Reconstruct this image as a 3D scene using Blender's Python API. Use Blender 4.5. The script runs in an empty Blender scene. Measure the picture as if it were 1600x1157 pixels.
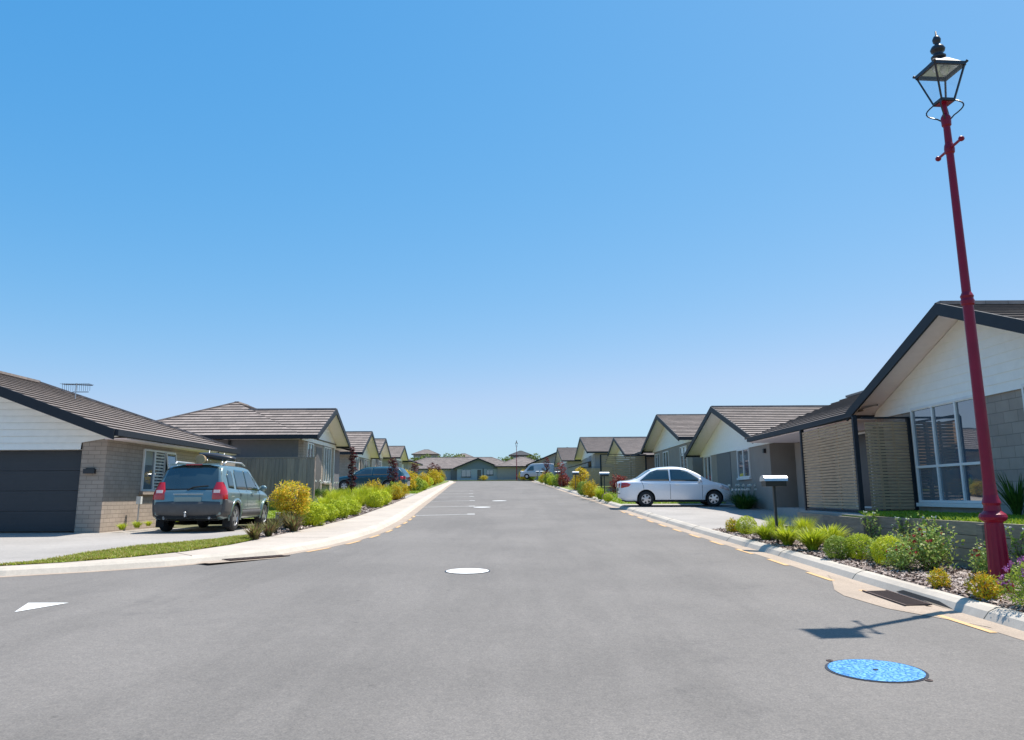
import bpy, bmesh, math, random
from mathutils import Vector, Matrix, noise
R = math.radians
rnd = random.Random(7)
sc = bpy.context.scene
COL = sc.collection
SL = .031
def gz(y):
    if y < -12: return -12*SL
    if y > 120: return 120*SL
    return y*SL
def lerp(a, b, t): return a+(b-a)*t
def interp(tab, x):
    if x <= tab[0][0]: return tab[0][1]
    for (a, p), (b, q) in zip(tab, tab[1:]):
        if x <= b: return p+(q-p)*(x-a)/(b-a)
    return tab[-1][1]
def smooth_interp(tab, x):
    n = len(tab)
    if x <= tab[0][0]: return tab[0][1]
    if x >= tab[-1][0]: return tab[-1][1]
    for i in range(n-1):
        if x <= tab[i+1][0]:
            x0, y0 = tab[i]; x1, y1 = tab[i+1]
            def sl(j):
                if j <= 0 or j >= n-1: return (tab[min(j+1, n-1)][1]-tab[max(j-1, 0)][1])/(tab[min(j+1, n-1)][0]-tab[max(j-1, 0)][0])
                a = (tab[j][1]-tab[j-1][1])/(tab[j][0]-tab[j-1][0]); b = (tab[j+1][1]-tab[j][1])/(tab[j+1][0]-tab[j][0])
                return 0 if a*b <= 0 else 2*a*b/(a+b)
            h = x1-x0; t = (x-x0)/h; m0, m1 = sl(i)*h, sl(i+1)*h
            return (2*t**3-3*t*t+1)*y0+(t**3-2*t*t+t)*m0+(-2*t**3+3*t*t)*y1+(t**3-t*t)*m1
# ------------------------------------------------------------------ materials
def nt(name):
    m = bpy.data.materials.new(name); m.use_nodes = True
    t = m.node_tree; b = t.nodes['Principled BSDF']
    return m, t, b, t.links.new
def node(t, typ, **kw):
    n = t.nodes.new(typ)
    for k, v in kw.items():
        if k in n.inputs: n.inputs[k].default_value = v
        else: setattr(n, k, v)
    return n
def coords(t, scale=(1, 1, 1), kind='Object'):
    c = t.nodes.new('ShaderNodeTexCoord'); m = t.nodes.new('ShaderNodeMapping')
    m.inputs['Scale'].default_value = scale
    t.links.new(c.outputs[kind], m.inputs['Vector']); return m.outputs[0]
def ramp(t, fac, stops):
    r = t.nodes.new('ShaderNodeValToRGB'); e = r.color_ramp.elements
    while len(e) < len(stops): e.new(.5)
    for el, (p, c) in zip(e, stops): el.position = p; el.color = (*c, 1) if len(c) == 3 else c
    t.links.new(fac, r.inputs[0]); return r.outputs[0]
def mix(t, fac, a, b, mode='MIX'):
    n = t.nodes.new('ShaderNodeMix'); n.data_type = 'RGBA'; n.blend_type = mode
    for s, v in ((n.inputs[0], fac), (n.inputs[6], a), (n.inputs[7], b)):
        if hasattr(v, 'links'): t.links.new(v, s)
        elif isinstance(v, (int, float)): s.default_value = v
        else: s.default_value = (*v, 1)
    return n.outputs[2]
def bump(t, b, h, strength=.3, dist=.01):
    n = t.nodes.new('ShaderNodeBump'); n.inputs['Strength'].default_value = strength; n.inputs['Distance'].default_value = dist
    t.links.new(h, n.inputs['Height']); t.links.new(n.outputs[0], b.inputs['Normal'])
def noisetex(t, vec, scale, detail=4, rough=.55):
    n = node(t, 'ShaderNodeTexNoise', Scale=scale, Detail=detail, Roughness=rough); t.links.new(vec, n.inputs['Vector']); return n.outputs['Fac']
def plain(name, col, rough=.6, metal=0, var=.12, scale=6, bmp=0, **kw):
    m, t, b, L = nt(name); v = coords(t)
    n = noisetex(t, v, scale)
    c = ramp(t, n, [(.3, tuple(x*(1-var) for x in col)), (.7, tuple(min(1, x*(1+var)) for x in col))])
    L(c, b.inputs['Base Color']); b.inputs['Roughness'].default_value = rough; b.inputs['Metallic'].default_value = metal
    for k, v2 in kw.items(): b.inputs[k.replace('_', ' ')].default_value = v2
    if bmp: bump(t, b, noisetex(t, v, scale*8), bmp)
    return m
def speckled(name, col, fine, big, rough=.9, bmp=.3, stain=None, con=1):
    m, t, b, L = nt(name); v = coords(t)
    n1 = noisetex(t, v, fine, 3, .7); n2 = noisetex(t, v, big, 5, .6); n3 = noisetex(t, v, 14, 4, .6)
    c = ramp(t, n1, [(.3, tuple(x*(1-.22*con) for x in col)), (.5, col), (.72, tuple(x*(1+.25*con) for x in col))])
    c2 = mix(t, 1, c, ramp(t, n2, [(.35, (.88, .88, .88)), (.65, (1.08, 1.08, 1.08))]), 'MULTIPLY')
    c2 = mix(t, 1, c2, ramp(t, n3, [(.3, (.93, .93, .93)), (.7, (1.05, 1.05, 1.05))]), 'MULTIPLY')
    if stain:
        w = noisetex(t, coords(t, (.9, .12, 1)), .9, 6, .65)
        c2 = mix(t, 1, c2, ramp(t, w, [(.47, (1, 1, 1)), (.58, stain), (.7, (1, 1, 1))]), 'MULTIPLY')
    if name == 'asphalt':
        vo = node(t, 'ShaderNodeTexVoronoi', Scale=75.0); L(v, vo.inputs['Vector'])
        c2 = mix(t, 1, c2, ramp(t, vo.outputs['Color'], [(.15, (.87, .87, .88)), (.5, (1, 1, 1)), (.9, (1.17, 1.16, 1.14))]), 'MULTIPLY')
        st = noisetex(t, coords(t, (1, 1, 1)), 1.1, 8, .75); c2 = mix(t, 1, c2, ramp(t, st, [(.3, (.86, .86, .87)), (.42, (1, 1, 1)), (.62, (1, 1, 1)), (.75, (1.09, 1.08, 1.06))]), 'MULTIPLY')
        sp = node(t, 'ShaderNodeTexVoronoi', Scale=1.7); L(v, sp.inputs['Vector']); c2 = mix(t, 1, c2, ramp(t, sp.outputs['Distance'], [(0, (.55, .55, .56)), (.035, (.8, .8, .8)), (.06, (1, 1, 1))]), 'MULTIPLY')
    L(c2, b.inputs['Base Color']); b.inputs['Roughness'].default_value = rough
    bump(t, b, n1, bmp, .004); return m
def brick_mat(name, c1, c2, mortar, w=.39, h=.19, ms=.012, rough=.85):
    m, t, b, L = nt(name); v = coords(t, (1, 1, 1), 'UV')
    br = node(t, 'ShaderNodeTexBrick', Scale=1.0)
    br.inputs['Brick Width'].default_value = w; br.inputs['Row Height'].default_value = h; br.inputs['Mortar Size'].default_value = ms/2
    br.inputs['Mortar Smooth'].default_value = .3; br.inputs['Bias'].default_value = 0
    for k, c in (('Color1', c1), ('Color2', c2), ('Mortar', mortar)): br.inputs[k].default_value = (*c, 1)
    L(v, br.inputs['Vector'])
    n = noisetex(t, coords(t), 2.0, 6, .6)
    c = mix(t, 1, br.outputs['Color'], ramp(t, n, [(.3, (.88, .88, .88)), (.7, (1.1, 1.1, 1.1))]), 'MULTIPLY')
    L(c, b.inputs['Base Color']); b.inputs['Roughness'].default_value = rough
    inv = t.nodes.new('ShaderNodeMath'); inv.operation = 'SUBTRACT'; inv.inputs[0].default_value = 1; L(br.outputs['Fac'], inv.inputs[1])
    bump(t, b, inv.outputs[0], .6, .006); return m
def leaf_mat(name, cols, trans=.35, rough=.5):
    m, t, b, L = nt(name)
    g = t.nodes.new('ShaderNodeNewGeometry')
    c = ramp(t, g.outputs['Random Per Island'], [(i/(len(cols)-1), c) for i, c in enumerate(cols)])
    o = t.nodes.new('ShaderNodeObjectInfo')
    c = mix(t, 1, c, ramp(t, o.outputs['Random'], [(0, (.85, .9, .85)), (1, (1.12, 1.08, 1.0))]), 'MULTIPLY')
    c = mix(t, 1, c, ramp(t, noisetex(t, coords(t), 5, 2), [(.3, (.8, .8, .8)), (.7, (1.15, 1.15, 1.15))]), 'MULTIPLY')
    L(c, b.inputs['Base Color']); b.inputs['Roughness'].default_value = rough
    b.inputs['Specular IOR Level'].default_value = .3
    tr = t.nodes.new('ShaderNodeBsdfTranslucent'); L(c, tr.inputs['Color'])
    ms = t.nodes.new('ShaderNodeMixShader'); ms.inputs[0].default_value = trans
    L(b.outputs[0], ms.inputs[1]); L(tr.outputs[0], ms.inputs[2])
    L(ms.outputs[0], t.nodes['Material Output'].inputs['Surface']); return m
M = {}
M['asphalt'] = speckled('asphalt', (.170, .156, .143), 95, .35, .88, .35, (.9, .9, .9))
M['concrete'] = speckled('pale_concrete', (.445, .385, .325), 60, .8, .85, .12, con=.4)
M['kerb'] = speckled('kerb_concrete', (.475, .425, .36), 60, 1.2, .85, .12, con=.35)
M['gutter'] = speckled('gutter_concrete', (.36, .285, .22), 60, 1.2, .85, .2)
M['drive'] = speckled('driveway_concrete', (.335, .31, .285), 50, .5, .85, .2)
M['soil'] = speckled('garden_soil', (.17, .13, .115), 25, 3, .95, .8)
M['turf'] = speckled('turf', (.15, .19, .03), 40, 1.3, .9, .6)
M['blade'] = leaf_mat('grass_blades', [(.16, .27, .015), (.26, .38, .02), (.34, .42, .05), (.2, .32, .02)])
M['blade_dry'] = leaf_mat('verge_grass_blades', [(.19, .29, .02), (.28, .36, .03), (.40, .38, .10), (.36, .27, .10), (.24, .34, .03)])
M['roofA'] = None
def roof_mat(name, c):
    m, t, b, L = nt(name); v = coords(t, (1, 1, 1), 'UV')
    br = node(t, 'ShaderNodeTexBrick', Scale=1.0)
    br.inputs['Brick Width'].default_value = .42; br.inputs['Row Height'].default_value = .34; br.inputs['Mortar Size'].default_value = .006
    br.inputs['Color1'].default_value = (*[x*.82 for x in c], 1); br.inputs['Color2'].default_value = (*[x*1.18 for x in c], 1); br.inputs['Mortar'].default_value = (*[x*.45 for x in c], 1)
    L(v, br.inputs['Vector'])
    w = noisetex(t, coords(t), 9, 4)
    cc = mix(t, 1, br.outputs['Color'], ramp(t, w, [(.3, (.85, .85, .85)), (.7, (1.15, 1.13, 1.1))]), 'MULTIPLY')
    L(cc, b.inputs['Base Color']); b.inputs['Roughness'].default_value = .75
    bump(t, b, noisetex(t, coords(t), 60), .3); return m
M['roof'] = roof_mat('brown_roof_tiles', (.255, .213, .192))
M['roof2'] = roof_mat('grey_brown_roof_tiles', (.26, .22, .205))
M['slate'] = roof_mat('slate_roof', (.075, .08, .09))
M['brick'] = brick_mat('taupe_block', (.35, .285, .23), (.40, .325, .265), (.235, .19, .155), .3, .105, .016)
M['brick2'] = brick_mat('grey_block', (.29, .25, .215), (.34, .295, .25), (.21, .18, .155), .4, .2, .014)
M['render'] = plain('taupe_render', (.30, .26, .225), .9, var=.06, scale=2)
M['greywall'] = plain('dark_grey_cladding', (.14, .14, .145), .7, var=.05)
M['bluewall2'] = plain('slate_blue_cladding', (.17, .21, .25), .8, var=.05)
M['bluewall'] = plain('blue_grey_render', (.38, .41, .43), .8, var=.05)
M['lilacwall'] = plain('pale_render', (.34, .31, .30), .85, var=.05)
M['board'] = plain('white_weatherboard', (.88, .865, .80), .55, var=.03)
M['soffit'] = plain('cream_soffit', (.88, .785, .80), .7, var=.03)
M['barge'] = plain('charcoal_fascia', (.020, .024, .031), .6, var=.08, Specular_IOR_Level=.3)
M['white'] = plain('white_aluminium', (.74, .74, .72), .35, var=.03)
M['greywin'] = plain('blue_grey_joinery', (.12, .16, .22), .4)
M['dark'] = plain('dark_joinery', (.02, .022, .026), .4)
M['garage'] = plain('charcoal_garage_door', (.030, .034, .042), .45, var=.06)
M['greydoor'] = plain('taupe_door', (.11, .10, .095), .5)
def timber(name, c, sx):
    m, t, b, L = nt(name); n = noisetex(t, coords(t, sx), 3, 6, .65); g = t.nodes.new('ShaderNodeNewGeometry')
    cc = ramp(t, n, [(.25, tuple(x*.62 for x in c)), (.55, c), (.8, tuple(x*1.25 for x in c))])
    cc = mix(t, 1, cc, ramp(t, g.outputs['Random Per Island'], [(0, (.72, .74, .78)), (1, (1.2, 1.15, 1.1))]), 'MULTIPLY')
    L(cc, b.inputs['Base Color']); b.inputs['Roughness'].default_value = .85; bump(t, b, n, .5, .006); return m
M['paling'] = timber('weathered_paling', (.30, .25, .215), (9, 9, .5))
M['slat'] = timber('trellis_slat', (.50, .35, .215), (1, 1, 14))
M['sleeper'] = timber('grey_sleeper', (.24, .215, .165), (.7, .7, 10))
M['yellow'] = None
def paint(name, c, wear=.5):
    m, t, b, L = nt(name); n = noisetex(t, coords(t), 22, 8, .8)
    cc = ramp(t, n, [(.33, tuple(x*wear*.8 for x in c)), (.47, tuple(x*.93 for x in c)), (1, tuple(min(1, x*1.08) for x in c))])
    L(cc, b.inputs['Base Color']); b.inputs['Roughness'].default_value = .7; bump(t, b, noisetex(t, coords(t), 90), .2, .003); return m
M['wpaint'] = paint('white_road_paint', (.78, .78, .76), .7)
M['ypaint'] = paint('faded_yellow_road_paint', (.66, .41, .19), .8)
M['red'] = plain('maroon_gloss_paint', (.24, .004, .028), .38, var=.1, Specular_IOR_Level=.35)
M['iron'] = plain('black_iron', (.03, .028, .036), .4, var=.2)
M['metal'] = plain('brushed_steel', (.6, .6, .6), .42, .7)
M['rust'] = plain('rusty_grate', (.10, .065, .055), .8)
M['tyre'] = plain('tyre_rubber', (.022, .022, .023), .85)
M['alloy'] = plain('alloy_wheel', (.55, .55, .57), .3, .75)
M['plastic'] = plain('dark_car_plastic', (.085, .08, .077), .6)
M['blackgap'] = plain('shadow_gap_rubber', (.008, .008, .009), .8)
M['redlamp'] = plain('red_lens', (.42, .008, .012), .12, Coat_Weight=1)
M['clearlamp'] = plain('pale_lens', (.75, .6, .58), .15, Coat_Weight=1)
def carpaint(name, c, metal=.5):
    m, t, b, L = nt(name); n = noisetex(t, coords(t), 500, 1)
    L(ramp(t, n, [(.3, tuple(x*.88 for x in c)), (.7, tuple(min(1, x*1.1) for x in c))]), b.inputs['Base Color'])
    b.inputs['Metallic'].default_value = metal; b.inputs['Roughness'].default_value = .32
    b.inputs['Coat Weight'].default_value = 1; b.inputs['Coat Roughness'].default_value = .04; return m
M['teal'] = carpaint('teal_car_paint', (.19, .265, .265))
M['silver'] = carpaint('silver_car_paint', (.84, .85, .87), .12)
M['green'] = carpaint('dark_green_car_paint', (.012, .065, .085), .3)
M['vanwhite'] = carpaint('white_van_paint', (.5, .5, .52), .0)
def glass_mat(name, c, rough=.03, ior=1.7, trans=0):
    m, t, b, L = nt(name); n = noisetex(t, coords(t), .7, 3)
    L(ramp(t, n, [(.35, tuple(x*.75 for x in c)), (.65, tuple(x*1.25 for x in c))]), b.inputs['Base Color'])
    b.inputs['Roughness'].default_value = rough; b.inputs['IOR'].default_value = ior; b.inputs['Transmission Weight'].default_value = trans
    bump(t, b, noisetex(t, coords(t), .9, 2), .02, .05); return m
M['glass'] = glass_mat('window_glass', (.065, .095, .125), .02, 2.8)
M['carglass'] = glass_mat('car_glass', (.035, .055, .06), .03, 1.95)
def thin_glass():
    m, t, b, L = nt('clear_lantern_glass'); tr = t.nodes.new('ShaderNodeBsdfTransparent'); gl = t.nodes.new('ShaderNodeBsdfGlossy'); gl.inputs['Roughness'].default_value = .05
    n = noisetex(t, coords(t), 3); L(ramp(t, n, [(0, (.93, .97, 1)), (1, (1, 1, 1))]), tr.inputs['Color'])
    ms = t.nodes.new('ShaderNodeMixShader'); ms.inputs[0].default_value = .07; L(tr.outputs[0], ms.inputs[1]); L(gl.outputs[0], ms.inputs[2]); L(ms.outputs[0], t.nodes['Material Output'].inputs['Surface']); return m
M['lampglass'] = thin_glass()
M['milk'] = plain('white_reflector', (.78, .78, .74), .4)
M['curtain'] = plain('pale_blind', (.55, .55, .5), .8)
def cover_mat():
    m, t, b, L = nt('blue_painted_cover'); v = coords(t)
    n1 = node(t, 'ShaderNodeTexVoronoi', Scale=27.0, feature='DISTANCE_TO_EDGE'); n1.inputs['Randomness'].default_value = .85
    ns = noisetex(t, coords(t, (1, 2.2, 1)), 26, 4); va = t.nodes.new('ShaderNodeVectorMath'); va.operation = 'SCALE'; va.inputs['Scale'].default_value = .1
    n0 = node(t, 'ShaderNodeTexNoise', Scale=7.0); L(v, n0.inputs['Vector']); L(n0.outputs['Color'], va.inputs[0])
    ad = t.nodes.new('ShaderNodeVectorMath'); L(v, ad.inputs[0]); L(va.outputs[0], ad.inputs[1]); L(ad.outputs[0], n1.inputs['Vector'])
    c = ramp(t, n1.outputs['Distance'], [(.0, (.012, .12, .30)), (.07, (.03, .22, .5)), (.14, (.11, .34, .68)), (.3, (.15, .41, .76))])
    c = mix(t, 1, c, ramp(t, ns, [(.38, (.35, .55, .75)), (.5, (1, 1, 1)), (.7, (1.1, 1.08, 1.04))]), 'MULTIPLY')
    L(c, b.inputs['Base Color']); b.inputs['Roughness'].default_value = .5; bump(t, b, n1.outputs['Distance'], .8, .01); return m
M['cover'] = cover_mat()
M['lime'] = leaf_mat('lime_foliage', [(.32, .42, .015), (.50, .56, .02), (.62, .66, .04), (.40, .50, .02)])
M['hebe'] = leaf_mat('green_foliage', [(.17, .26, .03), (.28, .38, .05), (.40, .48, .08)])
M['tuft'] = leaf_mat('strappy_foliage', [(.24, .33, .012), (.40, .48, .02), (.60, .64, .06), (.32, .42, .015)])
M['tuftdark'] = leaf_mat('dark_strappy_foliage', [(.03, .08, .015), (.06, .14, .02), (.09, .18, .03)])
M['gold'] = leaf_mat('golden_foliage', [(.36, .38, .02), (.60, .46, .02), (.70, .42, .02), (.48, .46, .03)])
M['orange'] = leaf_mat('orange_foliage', [(.27, .36, .02), (.62, .54, .02), (.72, .34, .02), (.46, .50, .03), (.66, .48, .03)])
M['maple'] = leaf_mat('amber_foliage', [(.30, .42, .03), (.66, .50, .04), (.80, .50, .04), (.42, .50, .03), (.78, .40, .03)])
M['bronze'] = leaf_mat('bronze_foliage', [(.09, .07, .03), (.20, .11, .06), (.17, .22, .05), (.30, .25, .13)])
M['redleaf'] = leaf_mat('dark_red_foliage', [(.06, .012, .02), (.12, .02, .03), (.16, .04, .035)])
M['redbright'] = leaf_mat('red_foliage', [(.18, .02, .03), (.34, .05, .05), (.24, .08, .05)])
M['rose'] = leaf_mat('rose_foliage', [(.14, .27, .04), (.24, .38, .08), (.42, .52, .16), (.27, .24, .07)])
M['tree'] = leaf_mat('tree_foliage', [(.08, .13, .02), (.15, .21, .04), (.24, .28, .06)])
M['sage'] = leaf_mat('grey_green_foliage', [(.12, .16, .10), (.2, .24, .14), (.16, .17, .14)])
M['bark'] = plain('bark', (.12, .09, .07), .9, bmp=.5)
M['chip'] = leaf_mat('bark_chips', [(.11, .08, .075), (.27, .21, .195), (.45, .38, .36), (.20, .15, .14), (.6, .53, .51)], 0, .8)
M['purple'] = plain('purple_petals', (.50, .15, .42), .6, var=.3)
M['redpetal'] = plain('red_petals', (.45, .04, .04), .6, var=.3)
M['whitepetal'] = plain('white_petals', (.8, .8, .75), .6)
M['tan'] = plain('tan_matting', (.36, .25, .14), .9)
M['rock'] = speckled('grey_concrete_block', (.25, .24, .22), 30, 4)
M['tarp'] = plain('black_cover', (.03, .03, .034), .35)
# ------------------------------------------------------------------ mesh helper
class MB:
    def __init__(s): s.v = []; s.f = []; s.uv = {}
    def poly(s, pts, uv=None):
        i = len(s.v); s.v += [tuple(p) for p in pts]; s.f.append(tuple(range(i, i+len(pts))))
        if uv: s.uv[len(s.f)-1] = uv
    def box(s, a, b):
        x0, y0, z0 = a; x1, y1, z1 = b
        if x0 > x1: x0, x1 = x1, x0
        if y0 > y1: y0, y1 = y1, y0
        if z0 > z1: z0, z1 = z1, z0
        i = len(s.v)
        s.v += [(x0, y0, z0), (x1, y0, z0), (x1, y1, z0), (x0, y1, z0), (x0, y0, z1), (x1, y0, z1), (x1, y1, z1), (x0, y1, z1)]
        s.f += [tuple(i+k for k in q) for q in ((0, 3, 2, 1), (4, 5, 6, 7), (0, 1, 5, 4), (1, 2, 6, 5), (2, 3, 7, 6), (3, 0, 4, 7))]
    def beam(s, p, q, w, h, up=(0, 0, 1)):
        p, q = Vector(p), Vector(q); d = (q-p).normalized(); a = d.cross(Vector(up))
        if a.length < 1e-4: a = d.cross(Vector((1, 0, 0)))
        a.normalize(); b = a.cross(d).normalized(); a *= w/2; b *= h/2; i = len(s.v)
        for c in (p, q): s.v += [tuple(c-a-b), tuple(c+a-b), tuple(c+a+b), tuple(c-a+b)]
        s.f += [tuple(i+k for k in x) for x in ((0, 3, 2, 1), (4, 5, 6, 7), (0, 1, 5, 4), (1, 2, 6, 5), (2, 3, 7, 6), (3, 0, 4, 7))]
    def tube(s, pts, rad, n=8, cap=True):
        pts = [Vector(p) for p in pts]; rr = rad if isinstance(rad, (list, tuple)) else [rad]*len(pts); i0 = len(s.v)
        ref = Vector((.31, .17, .93))
        for k, p in enumerate(pts):
            d = (pts[min(k+1, len(pts)-1)]-pts[max(k-1, 0)]).normalized()
            a = d.cross(ref); a = a.normalized() if a.length > .05 else d.cross(Vector((1, 0, 0))).normalized()
            b = d.cross(a)
            for j in range(n):
                t = 2*math.pi*j/n; s.v.append(tuple(p+a*math.cos(t)*rr[k]+b*math.sin(t)*rr[k]))
        for k in range(len(pts)-1):
            for j in range(n):
                a0 = i0+k*n+j; a1 = i0+k*n+(j+1) % n; s.f.append((a0, a1, a1+n, a0+n))
        if cap: s.f.append(tuple(i0+j for j in range(n))[::-1]); s.f.append(tuple(i0+(len(pts)-1)*n+j for j in range(n)))
    def lathe(s, prof, n=16, c=(0, 0, 0), axis='z', flute=None, caps=True):
        i0 = len(s.v)
        for (r, z) in prof:
            for j in range(n):
                t = 2*math.pi*j/n; rr = r
                if flute and flute[0] < z < flute[1]: rr = r*(1-.07*(j % 2))
                p = (rr*math.cos(t), rr*math.sin(t), z)
                if axis == 'y': p = (p[0], p[2], p[1])
                if axis == 'x': p = (p[2], p[0], p[1])
                s.v.append((c[0]+p[0], c[1]+p[1], c[2]+p[2]))
        for k in range(len(prof)-1):
            for j in range(n):
                a0 = i0+k*n+j; a1 = i0+k*n+(j+1) % n; s.f.append((a0, a1, a1+n, a0+n))
        if caps: s.f.append(tuple(i0+j for j in range(n))[::-1]); s.f.append(tuple(i0+(len(prof)-1)*n+j for j in range(n)))
    def build(s, name, mat, parent=None, smooth=False, fix=False, label=None, **props):
        me = bpy.data.meshes.new(name); me.from_pydata(s.v, [], s.f)
        if fix:
            bm = bmesh.new(); bm.from_mesh(me); bmesh.ops.recalc_face_normals(bm, faces=bm.faces); bm.to_mesh(me); bm.free()
        me.update()
        if len(me.polygons) < 30000:
            ul = me.uv_layers.new(name='UVMap').data
            for p in me.polygons:
                nn = p.normal; ax = max(range(3), key=lambda k: abs(nn[k])); cu = s.uv.get(p.index) if not fix or s.uv else None
                for q, li in enumerate(p.loop_indices):
                    co = me.vertices[me.loops[li].vertex_index].co
                    ul[li].uv = cu[q] if cu else ((co.y, co.z) if ax == 0 else (co.x, co.z) if ax == 1 else (co.x, co.y))
        if smooth: me.polygons.foreach_set('use_smooth', [True]*len(me.polygons))
        me.materials.append(mat)
        o = bpy.data.objects.new(name, me); COL.objects.link(o)
        if parent: o.parent = parent
        if label: o['label'] = label
        for k, v in props.items(): o[k] = v
        return o
def empty(name, loc, label, cat, group=None, rz=0):
    o = bpy.data.objects.new(name, None); COL.objects.link(o); o.location = loc; o.rotation_euler = (0, 0, rz); o.empty_display_size = .3
    o['label'] = label; o['category'] = cat
    if group: o['group'] = group
    return o
def copy_tree(o, parent=None):
    c = o.copy(); COL.objects.link(c)
    if parent: c.parent = parent
    for ch in [k for k in COL.objects if k.parent == o]: copy_tree(ch, c)
    return c
# ------------------------------------------------------------------ road, kerbs, paths
KL = [(-60, 6.5), (-30, 8.9), (-18, 10.1), (-12, 10.9), (-8.8, 11.6), (-7.46, 12.0), (-6.47, 12.55), (-5.5, 13.2), (-4.7, 14.05), (-4.1, 15.0), (-3.65, 16.4), (-3.38, 18.0), (-3.2, 20.3), (-3.2, 23), (-3.28, 25.5), (-3.85, 35.7), (-4.98, 56.5), (-6.64, 87), (-7.94, 112), (-9.4, 116.5), (-13, 119)]
KR = [(4.9, -14), (4.72, 0), (4.5, 7.3), (4.44, 9), (4.4, 11), (4.36, 14.5), (4.27, 16.7), (4.13, 22), (3.95, 34.8), (3.64, 54.9), (3.26, 84), (2.63, 112), (3.6, 116.5), (7, 119)]
def smooth_line(pts, step):
    P = [Vector((*p, 0)) for p in pts]; out = []
    for i in range(len(P)-1):
        a, b, c, d = P[max(i-1, 0)], P[i], P[i+1], P[min(i+2, len(P)-1)]
        n = max(1, int((c-b).length/step))
        for k in range(n):
            t = k/n; t2 = t*t; t3 = t2*t
            # centripetal-ish: scale tangents by segment length
            L_ = (c-b).length; m0 = (c-a).normalized()*L_ if (c-a).length else (c-b); m1 = (d-b).normalized()*L_
            q = (2*t3-3*t2+1)*b+(t3-2*t2+t)*m0+(-2*t3+3*t2)*c+(t3-t2)*m1; out.append((q.x, q.y))
    out.append(pts[-1]); return out
KLs = smooth_line(KL, .8); KRs = smooth_line(KR, .8)
def offset(line, d):
    out = []
    for i, p in enumerate(line):
        a = Vector(line[max(i-1, 0)]); b = Vector(line[min(i+1, len(line)-1)]); t = (b-a).normalized()
        out.append((p[0]-t.y*d, p[1]+t.x*d))
    return out
def ribbon(line, prof, name, mat, **props):
    """prof: list of (offset, height) across the line"""
    m = MB(); rows = [offset(line, d) for d, h in prof]
    for i in range(len(line)-1):
        for k in range(len(prof)-1):
            q = [(rows[k], i, prof[k][1]), (rows[k], i+1, prof[k][1]), (rows[k+1], i+1, prof[k+1][1]), (rows[k+1], i, prof[k+1][1])]
            m.poly([(r[j][0], r[j][1], gz(r[j][1])+h) for r, j, h in q])
    o = m.build(name, mat, fix=False, **props); return o
def subdiv_flat(m, pts, h, mb=None, step=4):
    """polygon draped on the slope, cut into y bands"""
    bm = bmesh.new(); vs = [bm.verts.new((x, y, 0)) for x, y in pts]; f = bm.faces.new(vs)
    if f.normal.z < 0 or f.calc_area() == 0: pass
    ys = [p[1] for p in pts]; y = math.ceil(min(ys)/step)*step
    for yy in [-12, 120]+[y+k*step for k in range(int((max(ys)-y)/step)+1)]:
        if min(ys) < yy < max(ys):
            bmesh.ops.bisect_plane(bm, geom=bm.verts[:]+bm.edges[:]+bm.faces[:], plane_co=(0, yy, 0), plane_no=(0, 1, 0))
    bmesh.ops.triangulate(bm, faces=bm.faces[:])
    bmesh.ops.recalc_face_normals(bm, faces=bm.faces[:])
    if sum(f.normal.z for f in bm.faces) < 0: bmesh.ops.reverse_faces(bm, faces=bm.faces[:])
    idx = len(m.v); bm.verts.index_update()
    for v in bm.verts: m.v.append((v.co.x, v.co.y, gz(v.co.y)+(h(v.co.x, v.co.y) if callable(h) else h)))
    for f in bm.faces: m.f.append(tuple(idx+v.index for v in f.verts))
    bm.free(); return m
def sheet(pts, h, name, mat, **props):
    return subdiv_flat(MB(), pts, h).build(name, mat, **props)
def slab(pts, z0f, z1f, name, mat, parent=None, **props):
    """a level or sloped block with sides; z0f,z1f functions of (x,y)"""
    m = MB(); n = len(pts); m.poly([(x, y, z1f(x, y)) for x, y in pts])
    for i in range(n):
        (a, b), (c, d) = pts[i], pts[(i+1) % n]
        m.poly([(a, b, z0f(a, b)), (c, d, z0f(c, d)), (c, d, z1f(c, d)), (a, b, z1f(a, b))])
    return m.build(name, mat, parent, fix=True, **props)
S = dict(kind='structure')
# ground sheet to the horizon
g = MB(); xs = [-900, -300, -100, -40, -15, 0, 15, 40, 100, 300, 900]; ys = [-400, -100, -12, 20, 60, 100, 120, 140, 160, 175, 190, 205, 230, 270, 330, 500, 900]
def hz(x, y):
    t = max(0, min(1, (y-150)/45)); t = t*t*(3-2*t); return 4.6*t*(1+.25*math.sin(x*.05+1))
for j in range(len(ys)-1):
    for i in range(len(xs)-1):
        g.poly([(x, y, gz(y)-.06+hz(x, y)) for x, y in ((xs[i], ys[j]), (xs[i+1], ys[j]), (xs[i+1], ys[j+1]), (xs[i], ys[j+1]))])
M['field'] = speckled('dry_field', (.14, .14, .075), 6, .2, .95, .3)
g.build('ground', M['field'], **S)
sheet([(-60, -14), (4.9, -14)]+KRs[1:]+[(7, 122), (-13, 122)]+KLs[::-1], 0, 'road', M['asphalt'], **S)
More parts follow.
